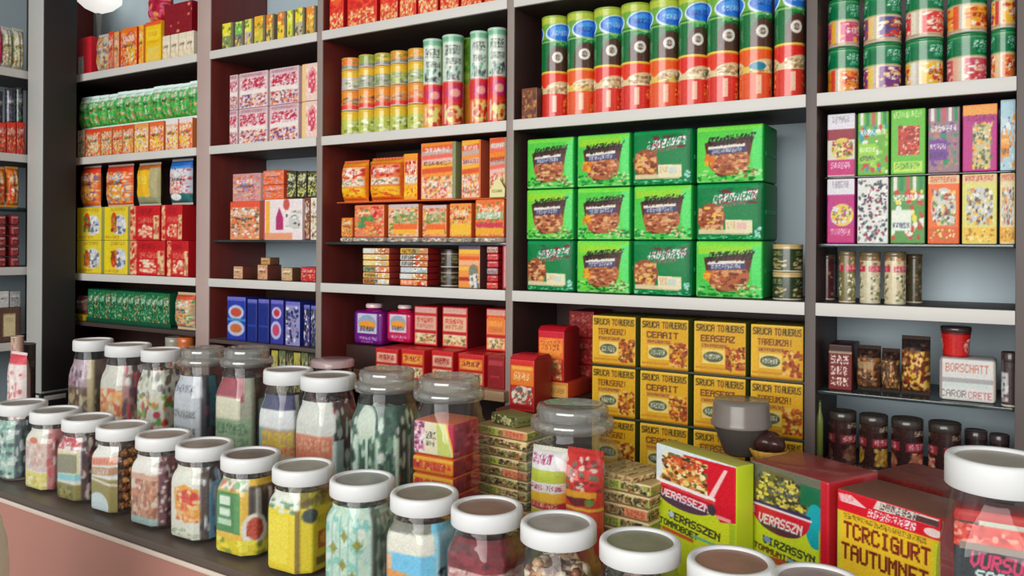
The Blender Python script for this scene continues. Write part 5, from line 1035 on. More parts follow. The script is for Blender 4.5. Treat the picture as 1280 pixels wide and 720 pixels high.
FJ = [  # lid px x, y; lid window colour; label art; sweets palette; label text
    (25, 503, A1, [(120, 170, 160), (70, 84, 90), (226, 236, 230)], 'pale teal and grey label, partly outside the counter end', (150, 144, 134)),
    (62, 513, A2, [(190, 150, 110), (226, 200, 160), (150, 110, 80)], 'white and pink label with a yellow foot', (158, 152, 142)),
    (104, 522, A3, [(96, 70, 80), (150, 120, 130), (70, 50, 60)], 'red heading and a cyan band', (150, 144, 134)),
    (152, 531, A4, [(190, 120, 50), (150, 84, 36), (214, 150, 80)], 'white topped label with a pale circle at the foot', (160, 152, 142)),
    (204, 542, A5, [(110, 60, 70), (60, 34, 40), (206, 190, 190)], 'tan grid label and dark speckled sweets', (150, 142, 130)),
    (257, 553, A6, [(120, 90, 70), (90, 66, 56), (160, 120, 90)], 'cream label with an orange and red emblem', (146, 134, 120)),
    (310, 567, A7, [(90, 66, 54), (60, 46, 40), (120, 84, 60)], 'green panel of three white squares', (112, 98, 84)),
    (372, 583, A8, [(200, 190, 50), (120, 96, 50), (150, 120, 60), (170, 200, 60)], 'bright yellow label', (148, 144, 124)),
    (439, 602, A9, [(206, 226, 210), (150, 190, 170), (170, 180, 160)], 'mint label dotted with olive stars', (150, 152, 146)),
    (517, 620, A10, [(150, 110, 90), (120, 90, 76), (190, 150, 130)], 'sky blue and white banded label', (140, 134, 118)),
    (598, 637, A11, [(120, 24, 40), (90, 20, 30), (160, 50, 60)], 'dark red sweets and a pink speckled label', (140, 116, 100)),
    (691, 656, None, [(196, 150, 110), (150, 90, 60), (236, 214, 190), (120, 70, 50), (214, 170, 130)], 'loose tan and brown sweets and a plain grey lid window', (166, 160, 154)),
    (793, 680, None, [(206, 140, 100), (236, 180, 140), (190, 110, 80), (120, 130, 90)], 'peach sweets and a green-grey lid window', (128, 128, 108)),
    (912, 702, None, [(176, 70, 60), (206, 110, 90), (130, 60, 50), (190, 150, 120)], 'red brown sweets, in front of the lime boxes', (150, 104, 92)),
    (1022, 724, None, [(120, 90, 80), (90, 66, 60), (160, 130, 116)], 'dark sweets, at the nearest end of the front row', (156, 140, 136)),
]
JH, JHW, JLR, JLH = .157, .0470, .0475, .023
def mk_disc(c, k):
    MAT['disc%d' % k] = plain('lid_window_%d' % k, c, .3, .22, 30); return 'disc%d' % k
for k, (px, py, art, pal, desc, dc) in enumerate(FJ):
    x, y, _ = onZ(px, py, ZC+JH); y = -.560-.040*(x+1.4)
    A = art() if art else None; jr = rnd.uniform(-.03, .03)
    dn = mk_disc(dc, k)
    def b(A=A, dn=dn):
        p = jar(JHW, JH, JLR, JLH, 'white', A, (-134, -44) if art is A4 else (-134, 44), (.05, .93))
        return [(q[0], q[1], dn if q[0] == 'lid_window' else q[2])+tuple(q[3:]) for q in p]
    put('sweet_jar', f'{ORD[k]} white-lidded jar of the front row, with {desc}' if len(desc.split()) < 8 else f'white-lidded front jar with {desc}', 'jar', 'white-lidded jars along the counter edge', None, b, (x, y, ZC+.0004), jr)
    put('sweets', f'sweets filling the front jar with {desc}', 'sweets', 'sweets inside the front jars', None, lambda: sweets(JHW*.955, .008, (.90 if A else .84)*(JH-JLH), pal, k+5, .0105 if A else .0135, 22 if A else 18, tuple(int(v*.6) for v in pal[0])), (x, y, ZC+.0006), jr, 'stuff')

# big jars of the back row
def bart(k):
    A = jart(500+k, 60, 64)
    if k == 0: A.rect(0, 0, 1, 1, (120, 100, 90)); A.rect(0, 0, .5, .3, (190, 160, 176)); A.dots(0, .05, .5, .3, [(170, 130, 150), (214, 196, 206), (120, 90, 110)], 20, .05, .05); A.dots(0, .34, 1, 1, [(190, 170, 130), (150, 120, 84), (110, 84, 66), (206, 190, 160)], 60, .06, .07); A.rect(.5, 0, .6, 1, (200, 180, 140))
    if k == 1: A.rect(0, 0, 1, 1, (226, 222, 212)); A.rect(0, .26, .5, .56, (240, 170, 100)); A.dots(.02, .26, .48, .56, [(246, 200, 140), (226, 110, 80), (240, 224, 200)], 26, .05, .04); A.rect(0, .58, .5, .64, (150, 190, 180)); A.dots(0, .62, .5, 1, [(206, 200, 206), (150, 140, 160), (236, 232, 230)], 30, .05, .06); A.rect(.5, .1, 1, 1, (180, 130, 130)); A.dots(.5, 0, 1, 1, [(206, 80, 90), (230, 226, 220), (120, 80, 90), (90, 70, 76)], 50, .035, .08)
    if k == 2: A.dots(0, 0, 1, .3, [(226, 226, 210), (190, 190, 170), (110, 104, 96)], 30, .05, .05); A.dots(0, .28, 1, 1, [(226, 80, 60), (150, 190, 90), (240, 226, 200), (226, 150, 60), (110, 160, 80), (200, 50, 70)], 90, .05, .05); A.rect(.1, .76, .45, 1, (150, 160, 70)); A.rect(0, .8, .12, 1, (120, 80, 50))
    if k == 3: A.rect(0, 0, 1, 1, (196, 200, 206)); A.rect(.52, 0, 1, 1, (50, 44, 56)); A.rect(0, 0, .5, .5, (214, 216, 226)); A.scrawl(.05, .1, .4, .07, 7, (90, 90, 110)); A.scrawl(.05, .35, .42, .07, 8, (110, 110, 120)); A.scrawl(.05, .52, .42, .09, 8, (70, 80, 76)); A.dots(0, .66, .5, 1, [(90, 80, 80), (190, 184, 176), (60, 50, 54), (226, 220, 214)], 50, .05, .05); A.rect(.62, 0, .72, .5, (60, 110, 120)); A.dots(.55, .3, 1, 1, [(120, 60, 80), (40, 36, 46), (90, 80, 90)], 24, .05, .08)
    if k == 4: A.rect(0, 0, 1, 1, (170, 170, 150)); A.poly([(.12, 0), (.5, 0), (.5, .22), (.04, .2)], (170, 60, 80)); A.rect(0, .18, .46, .38, (236, 230, 206)); A.rect(0, .38, .6, .66, (160, 184, 150)); A.scrawl(.06, .42, .5, .1, 8, (90, 130, 100)); A.scrawl(.06, .55, .5, .08, 8, (110, 140, 110)); A.dots(0, .66, .9, 1, [(140, 100, 84), (206, 180, 160), (90, 66, 60), (180, 130, 110)], 60, .05, .05); A.rect(.62, 0, 1, .66, (60, 50, 50)); A.rect(.66, .2, .74, .9, (150, 160, 140))
    if k == 5: A.rect(0, 0, 1, 1, (190, 190, 180)); A.rect(0, 0, .16, 1, (120, 180, 186)); A.rect(.1, 0, .6, .16, (70, 70, 110)); A.rect(.08, .14, .6, .30, (236, 236, 240)); A.rect(.12, .32, .62, .56, (206, 170, 120)); A.scrawl(.14, .34, .46, .12, 5, (240, 206, 40)); A.scrawl(.14, .47, .46, .07, 6, (226, 90, 60)); A.dots(.08, .58, .62, .76, [(170, 150, 120), (110, 90, 76), (206, 200, 180)], 26, .05, .04); A.ell(.45, 1, .36, .24, (56, 48, 48)); A.rect(.66, .0, 1, 1, (90, 80, 80)); A.rect(.70, .2, .78, 1, (170, 180, 180))
    if k == 6: A.rect(0, 0, 1, 1, (226, 226, 220)); A.rect(.02, .30, .54, .62, (226, 130, 100)); A.scrawl(.04, .32, .48, .12, 6, (240, 190, 160)); A.scrawl(.04, .48, .48, .10, 6, (206, 90, 70)); A.rect(.02, .64, .54, 1, (190, 140, 110)); A.scrawl(.05, .68, .46, .08, 7, (226, 190, 160)); A.dots(.02, .76, .54, 1, [(170, 120, 90), (214, 170, 140), (120, 84, 70)], 20, .06, .05); A.rect(.58, 0, 1, 1, (110, 80, 84)); A.dots(.56, 0, 1, 1, [(206, 226, 220), (150, 60, 70), (226, 220, 216), (80, 60, 66), (130, 170, 160)], 50, .04, .06); A.rect(.56, .34, .68, .8, (206, 226, 222))
    if k == 7:
        A.rect(0, 0, 1, 1, (64, 96, 84)); A.dots(0, .05, 1, 1, [(200, 224, 206), (90, 130, 110), (44, 66, 60), (226, 236, 226), (110, 150, 120)], 120, .03, .07); A.dots(.1, .55, .6, .85, [(206, 120, 90), (236, 214, 180), (120, 60, 50)], 40, .03, .03); A.ell(.26, .14, .12, .14, (214, 224, 210)); A.rect(.1, .86, .9, 1, (60, 70, 100))
        for x in (.14, .26, .38, .56, .7): A.rect(x, .25, x+.035, .7, (206, 226, 210))
    return A
BJ = [ # px lid centre x, y, depth Y, lid px width, stepped, label, sweets palette
    (117, 424, -.33, 47, 0, 'jar with a mauve and tan label beside the grey post', [(150, 120, 100), (110, 84, 80), (190, 160, 140)]),
    (161, 430, -.33, 55, 0, 'jar with an orange banded white label', [(90, 90, 80), (150, 140, 130), (60, 56, 56)]),
    (203, 436, -.31, 50, 0, 'jar speckled with red, green and cream sweets', [(120, 116, 100), (200, 196, 180), (226, 90, 60)]),
    (255, 434, -.33, 60, 1, 'jar with a bluish white lettered label', [(60, 50, 60), (50, 110, 120), (90, 70, 90)]),
    (309, 434, -.33, 64, 1, 'jar with a green lettered label and maroon corner', [(80, 60, 60), (110, 84, 80), (60, 50, 50)]),
    (361, 461, -.37, 62, 0, 'jar with a teal edge and yellow lettering', [(60, 50, 66), (90, 80, 100), (44, 40, 50)]),
    (411, 468, -.37, 70, 0, 'jar with a salmon lettered block', [(120, 70, 80), (200, 190, 190), (90, 60, 66)]),
    (484, 461, -.37, 80, 1, 'jar of dark green and mint sweets', [(60, 96, 84), (150, 190, 170), (206, 226, 210), (44, 60, 56)]),
]
for k, (px, py, y, wpx, st, desc, pal) in enumerate(BJ):
    x, _, zt = onY(px, py, y); lr = wpx/F*depth((x, y, 0))/2*.98; H = zt-ZC; hw = lr*1.02
    lh = .038 if st else .026; jr = rnd.uniform(-.03, .03)
    put('sweet_jar', f'big back-row {desc}, {"clear stepped" if st else "white"} lid', 'jar', 'big jars behind the front row', None, lambda: jar(hw, H, lr, lh, 'step' if st else 'white', bart(k), (-136, 46), (.04, .92)), (x, y, ZC+.0004), jr)
    put('sweets', f'sweets filling the big back-row {desc}', 'sweets', 'sweets inside the big jars', None, lambda: sweets(hw*.955, .009, .90*(H-lh), pal, 60+k, .0125, 20, tuple(int(v*.6) for v in pal[0])), (x, y, ZC+.0006), jr, 'stuff')

# big clear jars with packets standing in them
def packjar(px, py, y, wpx, label, lid, hwk=1.0):
    x, _, zt = onY(px, py, y); lr = wpx/F*depth((x, y, 0))/2*.98; H = zt-ZC; hw = lr*hwk
    put('sweet_jar', label, 'jar', None, None, lambda: jar(hw, H, lr, .038 if lid == 'step' else .03, lid), (x, y, ZC+.0004)); return x, y, hw, H
x, y, hw, H = packjar(562, 470, -.37, 90, 'big clear jar with a stepped lid holding a stack of orange packets', 'step')
def Ao(j):
    return Art(60, 14, (242, 150, 34), 520+j).rect(0, 0, 1, .25, (246, 180, 50)).rect(.1 if j % 2 else 0, .3, .8, .72, (214, 50, 50)).dots(.05, .3, .95, .7, [(226, 70, 50), (250, 190, 80), (190, 40, 60)], 16, .05, .15).scrawl(.2, .36, .5, .3, 7, (236, 120, 60)).rect(0, .85, 1, 1, (230, 110, 30))
hb = (H-.038)*.62/5; zz = ZC+.0022
for j in range(5):
    w = hw*1.54
    put('wafer_packet', f'{ORD[j]} orange and red packet up the stack in the clear jar', 'packet', 'orange packets stacked inside the clear jar', None, lambda: flatpack(w, hb*.985, hw*1.4, Ao(j), (236, 120, 40), Art(40, 14, (176, 30, 40), j).dots(.05, .1, .95, .9, [(150, 20, 40), (206, 60, 60)], 10, .1, .2), ends=False), (x-.001, y-hw*.76, zz)); zz += hb
def Apk():
    A = Art(60, 40, (236, 226, 206), 530); A.rect(0, 0, .3, 1, (226, 170, 190)); A.dots(0, .05, .32, .95, [(240, 240, 240), (206, 90, 140), (130, 40, 110), (246, 200, 210)], 40, .05, .07); A.rect(.3, .05, .6, .9, (240, 230, 196)); A.scrawl(.34, .3, .24, .22, 3, (60, 50, 56)); A.scrawl(.34, .55, .22, .14, 3, (90, 80, 80)); A.poly([(.58, 0), (.74, 0), (.96, .95), (.62, .95)], (206, 214, 110)); A.poly([(.76, 0), (.82, 0), (1, .8), (1, .98)], (246, 190, 50)); A.poly([(.82, 0), (1, 0), (1, .8)], (206, 40, 80)); A.rect(0, .93, 1, 1, (236, 110, 50)); return A
put('sweet_packet', 'pink and cream packet on top of the orange stack in the clear jar', 'packet', None, None, lambda: carton(hw*1.4, (H-.038)*.24, hw*1.3, Apk(), Art(30, 24, (190, 34, 70), 3).dots(.05, .1, .95, .9, [(150, 20, 50), (226, 90, 120)], 14, .1, .1), col=(226, 110, 60), mat='film', r=.006), (x, y-hw*.76, zz+.0004))
x, y, hw, H = packjar(716, 505, -.37, 105, 'big round-shouldered clear jar holding white and red packets', 'step', 1.14)
def Awh():
    A = Art(40, 72, (240, 236, 232), 540); A.rect(0, 0, 1, .24, (246, 242, 244)); A.scrawl(.08, .05, .6, .14, 4, (190, 40, 120), 0, .1); A.rect(0, .26, 1, .44, (196, 206, 60)); A.rect(0, .46, 1, .56, (240, 236, 230)); A.scrawl(.06, .47, .9, .08, 6, (190, 30, 90)); A.rect(0, .58, 1, .72, (246, 190, 50)); A.rect(0, .72, 1, .82, (196, 40, 60)); A.scrawl(.1, .73, .8, .07, 5, (246, 206, 150)); A.rect(0, .83, 1, 1, (206, 200, 50)); return extend(A, (206, 200, 60), 1.7)
def Ard():
    A = Art(40, 76, (226, 50, 40), 541); A.dots(.03, .03, .97, .5, [(150, 30, 40), (240, 206, 190), (206, 40, 50), (110, 120, 90)], 40, .08, .035); A.rect(.02, .5, .9, .6, (246, 170, 40)); A.poly([(.05, .6), (.9, .58), (.6, .7), (.3, .7)], (120, 30, 40)); A.ell(.76, .64, .12, .05, (110, 140, 60)); A.rect(0, .72, 1, .76, (250, 190, 60)); A.rect(0, .77, 1, 1, (232, 80, 56)); A.scrawl(.1, .82, .7, .1, 4, (120, 24, 30)); return extend(A, (226, 60, 46), 1.7)
put('sweet_packet', 'white and lime banded packet standing in the round-shouldered jar', 'packet', None, None, lambda: pouch(hw*.84, (H-.038)*.86, .045, Awh(), (230, 226, 210), seal=.006), (x-hw*.42, y-hw*.52, ZC+.0022))
put('sweet_packet', 'red and amber packet standing in the round-shouldered jar', 'packet', None, None, lambda: pouch(hw*.84, (H-.038)*.88, .045, Ard(), (206, 40, 36), seal=.006), (x+hw*.42, y-hw*.52, ZC+.0022))
x, y, hw, H = packjar(1249, 571, -.565, 124, 'big white-lidded jar at the right end holding a red and black packet', 'white', 1.10)
def Akb():
    A = Art(90, 110, (44, 50, 56), 550); A.rect(0, 0, 1, .12, (200, 50, 46)); A.rect(.3, .1, 1, .2, (206, 206, 190)); A.rect(0, .14, 1, .34, (232, 70, 56)); A.dots(0, .14, 1, .34, [(240, 110, 90), (206, 40, 40), (250, 160, 140)], 40, .05, .025); A.rect(.1, .3, 1, .36, (150, 130, 120)); A.bold('VURSUMT', .2, .37, .78, .13, (226, 60, 110), .02, .2); A.bold('SCORSE', .26, .52, .66, .09, (206, 226, 226), .02, .1); A.scrawl(.3, .62, .6, .06, 9, (120, 190, 200)); A.ell(.2, .76, .22, .12, (206, 190, 90)); A.ell(.24, .84, .2, .1, (150, 110, 50)); A.dots(.05, .68, .6, .98, [(120, 150, 70), (226, 190, 90), (170, 90, 50), (240, 214, 140)], 40, .06, .04); A.rect(.5, .8, 1, 1, (60, 110, 120)); return extend(A, (60, 110, 120), 2.25)
put('snack_packet', 'red and black packet inside the big white-lidded jar', 'packet', None, None, lambda: carton(hw*1.5, (H-.03)*.93, .04, Akb(), Art(30, 40, (170, 40, 40), 1), col=(150, 34, 36), mat='film', r=.008), (x, y-hw*.55, ZC+.0022))

# stacks of slim packets between the big jars
def Aslim(j):
    bg = [(200, 180, 130), (170, 160, 110), (216, 190, 140), (190, 180, 120), (150, 150, 100)][j % 5]
    A = Art(60, 14, bg, 560+j); A.rect(0, 0, 1, .22, (226, 206, 160)); A.dots(.02, .2, .98, .95, [(110, 110, 60), (226, 206, 150), (90, 70, 50), (190, 110, 70), (150, 170, 70), (60, 60, 44)], 44, .04, .16); A.scrawl(.06, .34, .8, .4, 12, (80, 66, 44)); 
    if j % 3 == 1: A.rect(.0, .2, .45, .9, (190, 200, 90)); A.scrawl(.05, .3, .36, .5, 6, (90, 110, 60))
    if j % 4 == 2: A.rect(.55, .15, 1, .9, (220, 140, 100)); A.scrawl(.6, .3, .34, .5, 5, (170, 70, 50))
    return A
def slimstack(px0, px1, pyt, y, n, rz, label, group, extra=0.):
    x0, x1 = X_(px0, y), X_(px1, y); w = (x1-x0)/math.cos(rz)*.94; cx = (x0+x1)/2; H = Z_((px0+px1)/2, pyt, y)-ZC; h = H/n; z = ZC+.0004
    for j in range(n):
        put('wafer_packet', f'{ORD[j]} slim packet up the stack {label}', 'packet', group, None, lambda: flatpack(w*(1-.05*rnd.random()), h*.985, .08, Aslim(j+int(px0)), (176, 150, 100), Aslim(j+int(px0)+3), ends=True), (cx+rnd.uniform(-.002, .002), y, z), rz); z += h
    return cx, z, w, h
cx, z, w, h = slimstack(588, 668, 535, -.30, 11, -.12, 'between the two big clear jars', 'slim packets stacked between the clear jars')
put('wafer_packet', 'rolled green striped packet lying on the stack between the clear jars', 'packet', None, None, lambda: flatpack(w*.6, h*1.1, .05, a_speck(7, [(90, 90, 50), (206, 200, 120), (60, 60, 40), (190, 190, 150)], 40, 12, 50, .05, .15), (120, 120, 70)), (cx-.004, -.285, z+.0004), -.3)
cx, z, w, h = slimstack(741, 822, 600, -.36, 8, -.15, 'beside the first lime box', 'slim packets stacked beside the lime box')
for k in range(5):
    put('wafer_packet', f'{ORD[k]} tan stick packet lying crosswise on the stack by the lime box', 'packet', 'stick packets lying on the stack by the lime box', None, lambda: flatpack(.085, .009, .013, a_speck(580+k, [(206, 180, 120), (120, 90, 56), (226, 206, 150), (90, 70, 44)], 40, 6, 40, .05, .2), (190, 160, 110), a_speck(590+k, [(206, 180, 120), (120, 90, 56)], 8, 6, 8)), (cx-.03+.016*k, -.352-.004*k+.03, z+.0004), 1.25)

# boxes turned towards the left at the front right of the counter
RZ = math.radians(-26.7); DV = (math.cos(RZ), math.sin(RZ))
def turned(px0, px1, pyt, y0):
    p = onY(px0, pyt, y0); lo, hi = .02, .5
    for _ in range(40):
        mid = (lo+hi)/2
        if projx((p[0]+DV[0]*mid, p[1]+DV[1]*mid, p[2])) < px1: lo = mid
        else: hi = mid
    w = (lo+hi)/2; return p[0]+DV[0]*w/2, p[1]+DV[1]*w/2, w, p[2]-ZC
def clearwrap(w, h, d, e=.0022):
    m = M(); m.rbox(-w/2-e, w/2+e, -e, d+e, .0003, h+e*1.5, .006, (230, 230, 230)); return ('clear_wrapper', m, 'pane')
def Alime(k):
    A = Art(92, 112, (206, 222, 40), 600+k)
    if k == 0:
        A.rect(0, 0, 1, .5, (214, 226, 230)); A.poly([(.36, .05), (1, .02), (1, .66), (.86, .70), (.7, .5), (.5, .2)], (214, 24, 44)); A.poly([(.86, .08), (.9, .08), (.74, .42), (.68, .42)], (246, 200, 200))
        A.poly([(.14, .1), (.5, .06), (.62, .2), (.66, .42), (.06, .40), (.16, .24)], (206, 160, 70)); A.dots(.1, .08, .66, .42, [(240, 206, 120), (150, 90, 50), (110, 110, 60), (226, 120, 60), (246, 226, 170), (80, 60, 40)], 110, .045, .03); A.scrawl(.16, .1, .44, .1, 4, (206, 60, 50), 0, .1)
        A.rect(.0, .40, .76, .435, (240, 232, 226), .02)
        A.ell(.38, .46, .38, .21, (200, 24, 44), 1); A.ell(.38, .57, .33, .11, (90, 60, 80), 1); A.rect(.0, .44, .76, .47, (226, 60, 70), .02)
        A.bold('VERASSEZN', .07, .50, .62, .085, (240, 226, 230), .02, .15); A.ell(.72, .55, .05, .06, (70, 56, 70)); A.rect(.78, .58, .94, .62, (246, 160, 160))
        A.poly([(.55, .72), (1, .6), (1, 1), (.5, 1)], (214, 226, 40)); A.bold('VERASSZEN', .18, .73, .64, .085, (60, 56, 40), .06, .1); A.ell(.22, .77, .035, .035, (190, 214, 226)); A.bold('TOMMOBOET', .06, .84, .5, .07, (50, 50, 36), .06, .1); A.rect(.5, .9, .8, .93, (110, 190, 150)); A.rect(.1, .94, .5, .98, (206, 90, 50), .03); A.rect(.92, .62, 1, 1, (176, 200, 40))
    else:
        A.rect(0, 0, 1, .48, (110, 110, 90)); A.ell(.40, .34, .40, .28, (110, 100, 50)); A.dots(.1, .1, .72, .44, [(222, 206, 70), (70, 66, 50), (196, 180, 70), (60, 60, 44), (236, 222, 120), (90, 100, 90)], 140, .035, .025); A.scrawl(.24, .22, .34, .08, 5, (110, 110, 110))
        A.rect(.66, .1, .9, .3, (16, 110, 70)); A.ell(.84, .48, .12, .22, (16, 170, 180)); A.rect(.9, 0, 1, .9, (206, 20, 40)); A.rect(.06, .40, .78, .44, (60, 44, 90)); A.rect(.0, .43, .8, .455, (236, 220, 226))
        A.ell(.40, .455, .38, .24, (210, 30, 48), 1); A.ell(.4, .60, .28, .09, (90, 50, 60), 1); A.bold('VERASSZN', .12, .52, .56, .10, (240, 230, 226), -.01, .15); A.rect(.0, .47, .07, .55, (236, 220, 190)); A.bold('VIRZASSYN', .18, .745, .66, .08, (50, 56, 40), .03, .1); A.ell(.24, .78, .05, .03, (120, 150, 210)); A.bold('TOMMUNIZAL', .06, .845, .62, .06, (90, 40, 30), .06, .1); A.rect(.5, .89, .66, .92, (120, 190, 190)); A.ell(.45, 1.0, .3, .07, (190, 84, 50)); A.rect(.88, .5, .9, 1, (170, 190, 40))
    return extend(A, (206, 222, 40))
for k, (a, b, t, y0) in enumerate(((820, 922, 553, -.33), (938, 1038, 575, -.36))):
    x, y, w, h = turned(a, b, t, y0)
    D = .035 if k == 0 else .10
    put('noodle_box', ['lime box with a burger-red bowl picture and pale sky corner', 'lime and red box with a teal oval and dark red top'][k].replace('burger-', ''), 'box', None, None, lambda: [('carton_body', M().rbox(-w/2, w/2, 0, D, 0, h, .003, (196, 206, 50) if k == 0 else (190, 24, 36), {'f': Alime(k)}, {'t': (176, 170, 70) if k == 0 else (150, 44, 44), 'r': (200, 220, 40) if k == 0 else (190, 30, 40)}), 'card')]+([clearwrap(w, h, D)] if k else []), (x, y, ZC+.0006), RZ)
    if k == 0: x1_, y1_ = x, y
x, y, w, h = turned(1046, 1178, 610, -.42)
def Abar():
    A = Art(110, 100, (232, 190, 40), 620); A.rect(0, 0, 1, .27, (214, 20, 40)); A.poly([(.02, .06), (.16, .05), (.32, .16), (.06, .16)], (240, 200, 200)); A.scrawl(.03, .06, .16, .09, 4, (230, 150, 150)); A.poly([(.42, .02), (.98, .03), (.98, .12), (.38, .13)], (220, 206, 196)); A.scrawl(.44, .03, .36, .09, 7, (70, 56, 56), 0, .2); A.rect(.78, .05, .98, .12, (90, 60, 56)); A.scrawl(.32, .15, .46, .10, 8, (246, 220, 226), 0, .2); A.ell(.93, .2, .08, .05, (240, 214, 206))
    A.rect(.93, .3, 1, 1, (196, 206, 40)); A.rect(0, .28, .05, 1, (206, 200, 60)); A.scrawl(.08, .29, .8, .07, 18, (120, 90, 30)); A.bold('TCRCIGURT', .08, .39, .84, .2, (126, 40, 24)); A.bold('TAUTUMNET', .06, .66, .84, .2, (110, 36, 24)); return extend(A, (226, 190, 50), 2.1)
put('noodle_box', 'yellow box with a red heading band and dark brown letters', 'box', None, None, lambda: [('carton_body', M().rbox(-w/2, w/2, 0, .08, 0, h, .003, (200, 160, 40), {'f': Abar()}, {'t': (120, 70, 56), 'r': (190, 40, 40)}), 'card')], (x, y, ZC+.0006), RZ)
# a dark red flat carton behind the yellow box
xx, yy, ww, hh = turned(1088, 1182, 590, -.26)
put('gift_carton', 'dark red flat topped carton behind the yellow box', 'box', None, None, lambda: carton(ww, hh, .10, Art(40, 60, (120, 36, 34), 4).rect(.1, .2, .9, .24, (150, 60, 56)), Art(10, 10, (110, 34, 32), 2), Art(30, 30, (112, 50, 48), 5).dots(.1, .1, .9, .9, [(130, 60, 56), (96, 40, 40)], 14, .2, .03), col=(110, 34, 34)), (xx, yy, ZC+.0006), RZ)
# dark bowl-shaped container on a clear box, with a dark bun-like tin wrapped in yellow paper
zb = Z_(930, 566, -.12)
cxb = X_(925, -.14)
put('display_box', 'clear plastic box behind the lime boxes carrying a dark bowl', 'box', None, None, lambda: [('box_body', M().rbox(-.085, .085, -.05, .05, 0, zb-ZC-.001, .004, (220, 225, 220)), 'pane'), ('box_filling', M().rbox(-.078, .078, -.043, .043, .002, zb-ZC-.02, .006, (110, 76, 56), {'f': a_speck(630, [(120, 80, 60), (150, 110, 70), (90, 60, 50)], 40, 30, 40)}), 'card')], (cxb, -.13, ZC+.0004))
def bowl():
    r = 36/F*depth((cxb, -.13, 0)); hh = Z_(930, 500, -.13)-zb
    b = M(); b.lathe([(0, 0), (r*.50, 0), (r*.58, .003), (r*.92, hh*.50), (r*.97, hh*.56)], 36, (60, 46, 42))
    l = M(); l.lathe([(r*1.02, hh*.54), (r*1.03, hh*.60), (r*.98, hh*.64), (r*.95, hh*.94), (r*.90, hh), (r*.3, hh*1.0), (0, hh)], 36, (110, 104, 98)); return [('bowl_body', b, 'darkpl'), ('bowl_lid', l, 'bowlgrey')]
put('lidded_bowl', 'dark grey lidded bowl standing on the clear plastic box', 'bowl', None, None, bowl, (X_(928, -.13), -.13, zb))
def bun():
    r = .027; b = M(); b.lathe([(0, 0), (r*.80, 0), (r*1.12, .018), (r*1.08, .019), (r*.95, .014)], 48, (206, 156, 60), shape=lambda th, i: 1+.05*np.sin(th*16)*(i > 0))
    t = M()
    for dx, dy, z, q in ((-.006, .002, .012, .020), (.010, -.002, .014, .017), (.002, .006, .024, .014)):
        n = len(t.v); t.lathe([(q*math.sin(a)*1.0, z+q*.8*(1-math.cos(a))) for a in np.linspace(.01, 3.13, 9)], 18, (64, 36, 34), shape=lambda th, i: 1+.08*np.sin(3*th+i), flip=False)
        t.v[n] = t.v[n]+np.array([dx, dy, 0])
    return [('paper_cup', b, 'label'), ('cake_top', t, 'choc')]
zc_ = Z_(968, 574, -.17)
put('chocolate_cake', 'small dark cake in a yellow paper cup beside the lidded bowl', 'cake', None, None, bun, (X_(966, -.13), -.145, zb))
# pink and white bag and small jar left of the post
bx, by, _ = onY(14, 470, -.36)
zt = Z_(14, 441, -.36)
put('snack_bag', 'white and pink bag with a red top left of the grey post', 'bag', None, None, lambda: pouch(.075, zt-ZC, .04, Art(30, 70, (240, 226, 222), 3).rect(0, 0, 1, .12, (226, 90, 100)).dots(.05, .14, .95, .95, [(226, 150, 150), (250, 244, 240), (206, 110, 110), (240, 206, 200)], 60, .09, .035), (236, 214, 210)), (bx, by, ZC+.0004))
bx, by, _ = onY(22, 430, -.28)
put('spice_jar', 'small pinkish jar just behind the white and pink bag', 'jar', None, None, lambda: tin(.016, Z_(22, 420, -.28)-ZC, Art(16, 50, (206, 170, 150), 3).dots(0, 0, 1, 1, [(226, 200, 190), (150, 100, 90)], 20, .1, .05), (206, 180, 160)), (bx, by, ZC+.0004))
bx, by, _ = onY(3, 430, -.30)
put('spice_jar', 'dark small jar at the far left behind the pink bag', 'jar', None, None, lambda: tin(.028, Z_(3, 428, -.26)-ZC, Art(16, 50, (84, 76, 72), 3).dots(0, 0, 1, 1, [(110, 100, 96), (60, 50, 50)], 20, .1, .05), (96, 90, 86)), (bx, -.24, ZC+.0004))
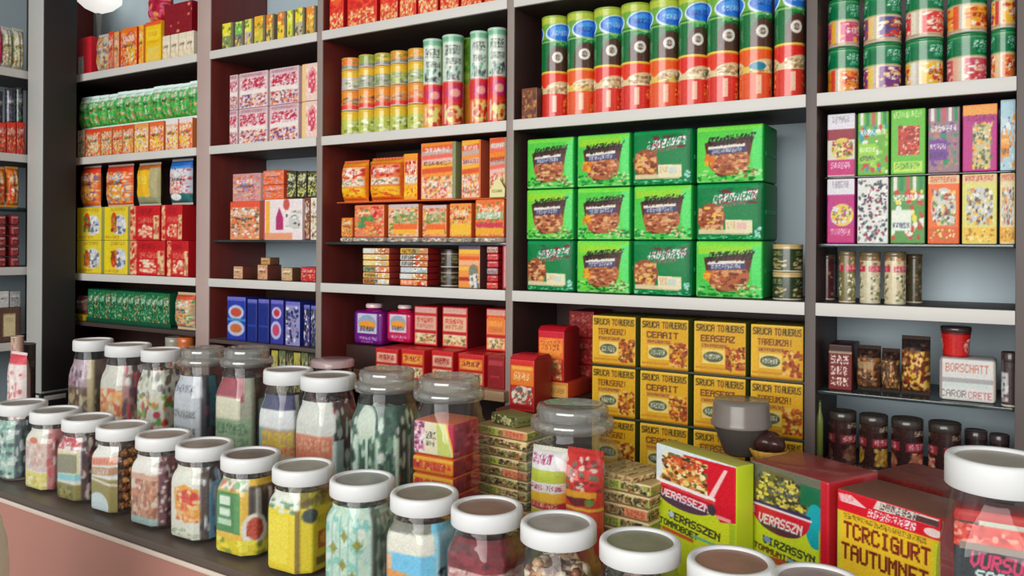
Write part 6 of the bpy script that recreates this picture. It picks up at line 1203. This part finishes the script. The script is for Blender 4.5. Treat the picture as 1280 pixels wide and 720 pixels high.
# cream drum on the floor before the counter (only its shoulder reaches into view at the lower left)
def drum(): 
    b = M(); b.lathe([(0, 0), (.095, 0), (.10, .01), (.10, 1.05)], 36, (240, 236, 214)); l = M(); l.lathe([(.1005, 1.05), (.1005, 1.09), (.098, 1.12), (.089, 1.155), (.07, 1.19), (.04, 1.212), (0, 1.22)], 36, (242, 238, 218)); return [('bin_body', b, 'cream'), ('domed_lid', l, 'cream')]
dx, dy, _ = onZ(4, 700, .80)
put('plastic_bin', 'tall cream round-topped bin on the floor in front of the counter', 'bin', None, None, drum, (-1.292, -.95, .0002))

# ------------------------------------------------------------------ light, world, camera
w = bpy.data.worlds.new('World'); SC.world = w; w.use_nodes = True
bg = w.node_tree.nodes['Background']; bg.inputs['Color'].default_value = (.93, .97, 1, 1); bg.inputs['Strength'].default_value = .45
def area(name, loc, target, sx, sy, power, col=(1, 1, 1)):
    l = bpy.data.lights.new(name, 'AREA'); l.shape = 'RECTANGLE'; l.size = sx; l.size_y = sy; l.energy = power; l.color = col
    o = bpy.data.objects.new(name, l); COL.objects.link(o); o.location = loc
    o.rotation_euler = (Vector(target)-Vector(loc)).to_track_quat('-Z', 'Y').to_euler(); return o
area('shopfront_daylight', (-.5, -4.0, 2.3), (-1.15, 0, 1.5), 3.8, 2.0, 158, (1, .985, .96))
cam = bpy.data.cameras.new('Camera'); cam.sensor_fit = 'HORIZONTAL'; cam.sensor_width = 36; cam.lens = F/1280*36; cam.clip_start = .02
co_ = bpy.data.objects.new('Camera', cam); COL.objects.link(co_); co_.location = CAM
fwd = Matrix.Rotation(TH, 4, 'Z') @ Matrix.Rotation(math.radians(90), 4, 'X') @ Matrix.Rotation(ROLL, 4, 'Z')
co_.matrix_world = Matrix.Translation(CAM) @ fwd
cam.shift_y = -(360-CY)/1280
SC.camera = co_
SC.view_settings.view_transform = 'Standard'; SC.view_settings.look = 'None'; SC.view_settings.gamma = 1; SC.view_settings.exposure = -0.12
SC.view_settings.use_curve_mapping = False
for l, n in LABELS.items():
    if len(n) > 1: print('SAME LABEL', l, len(n))
    if not 4 <= len(l.split()) <= 16: print('LABEL LENGTH', len(l.split()), l)
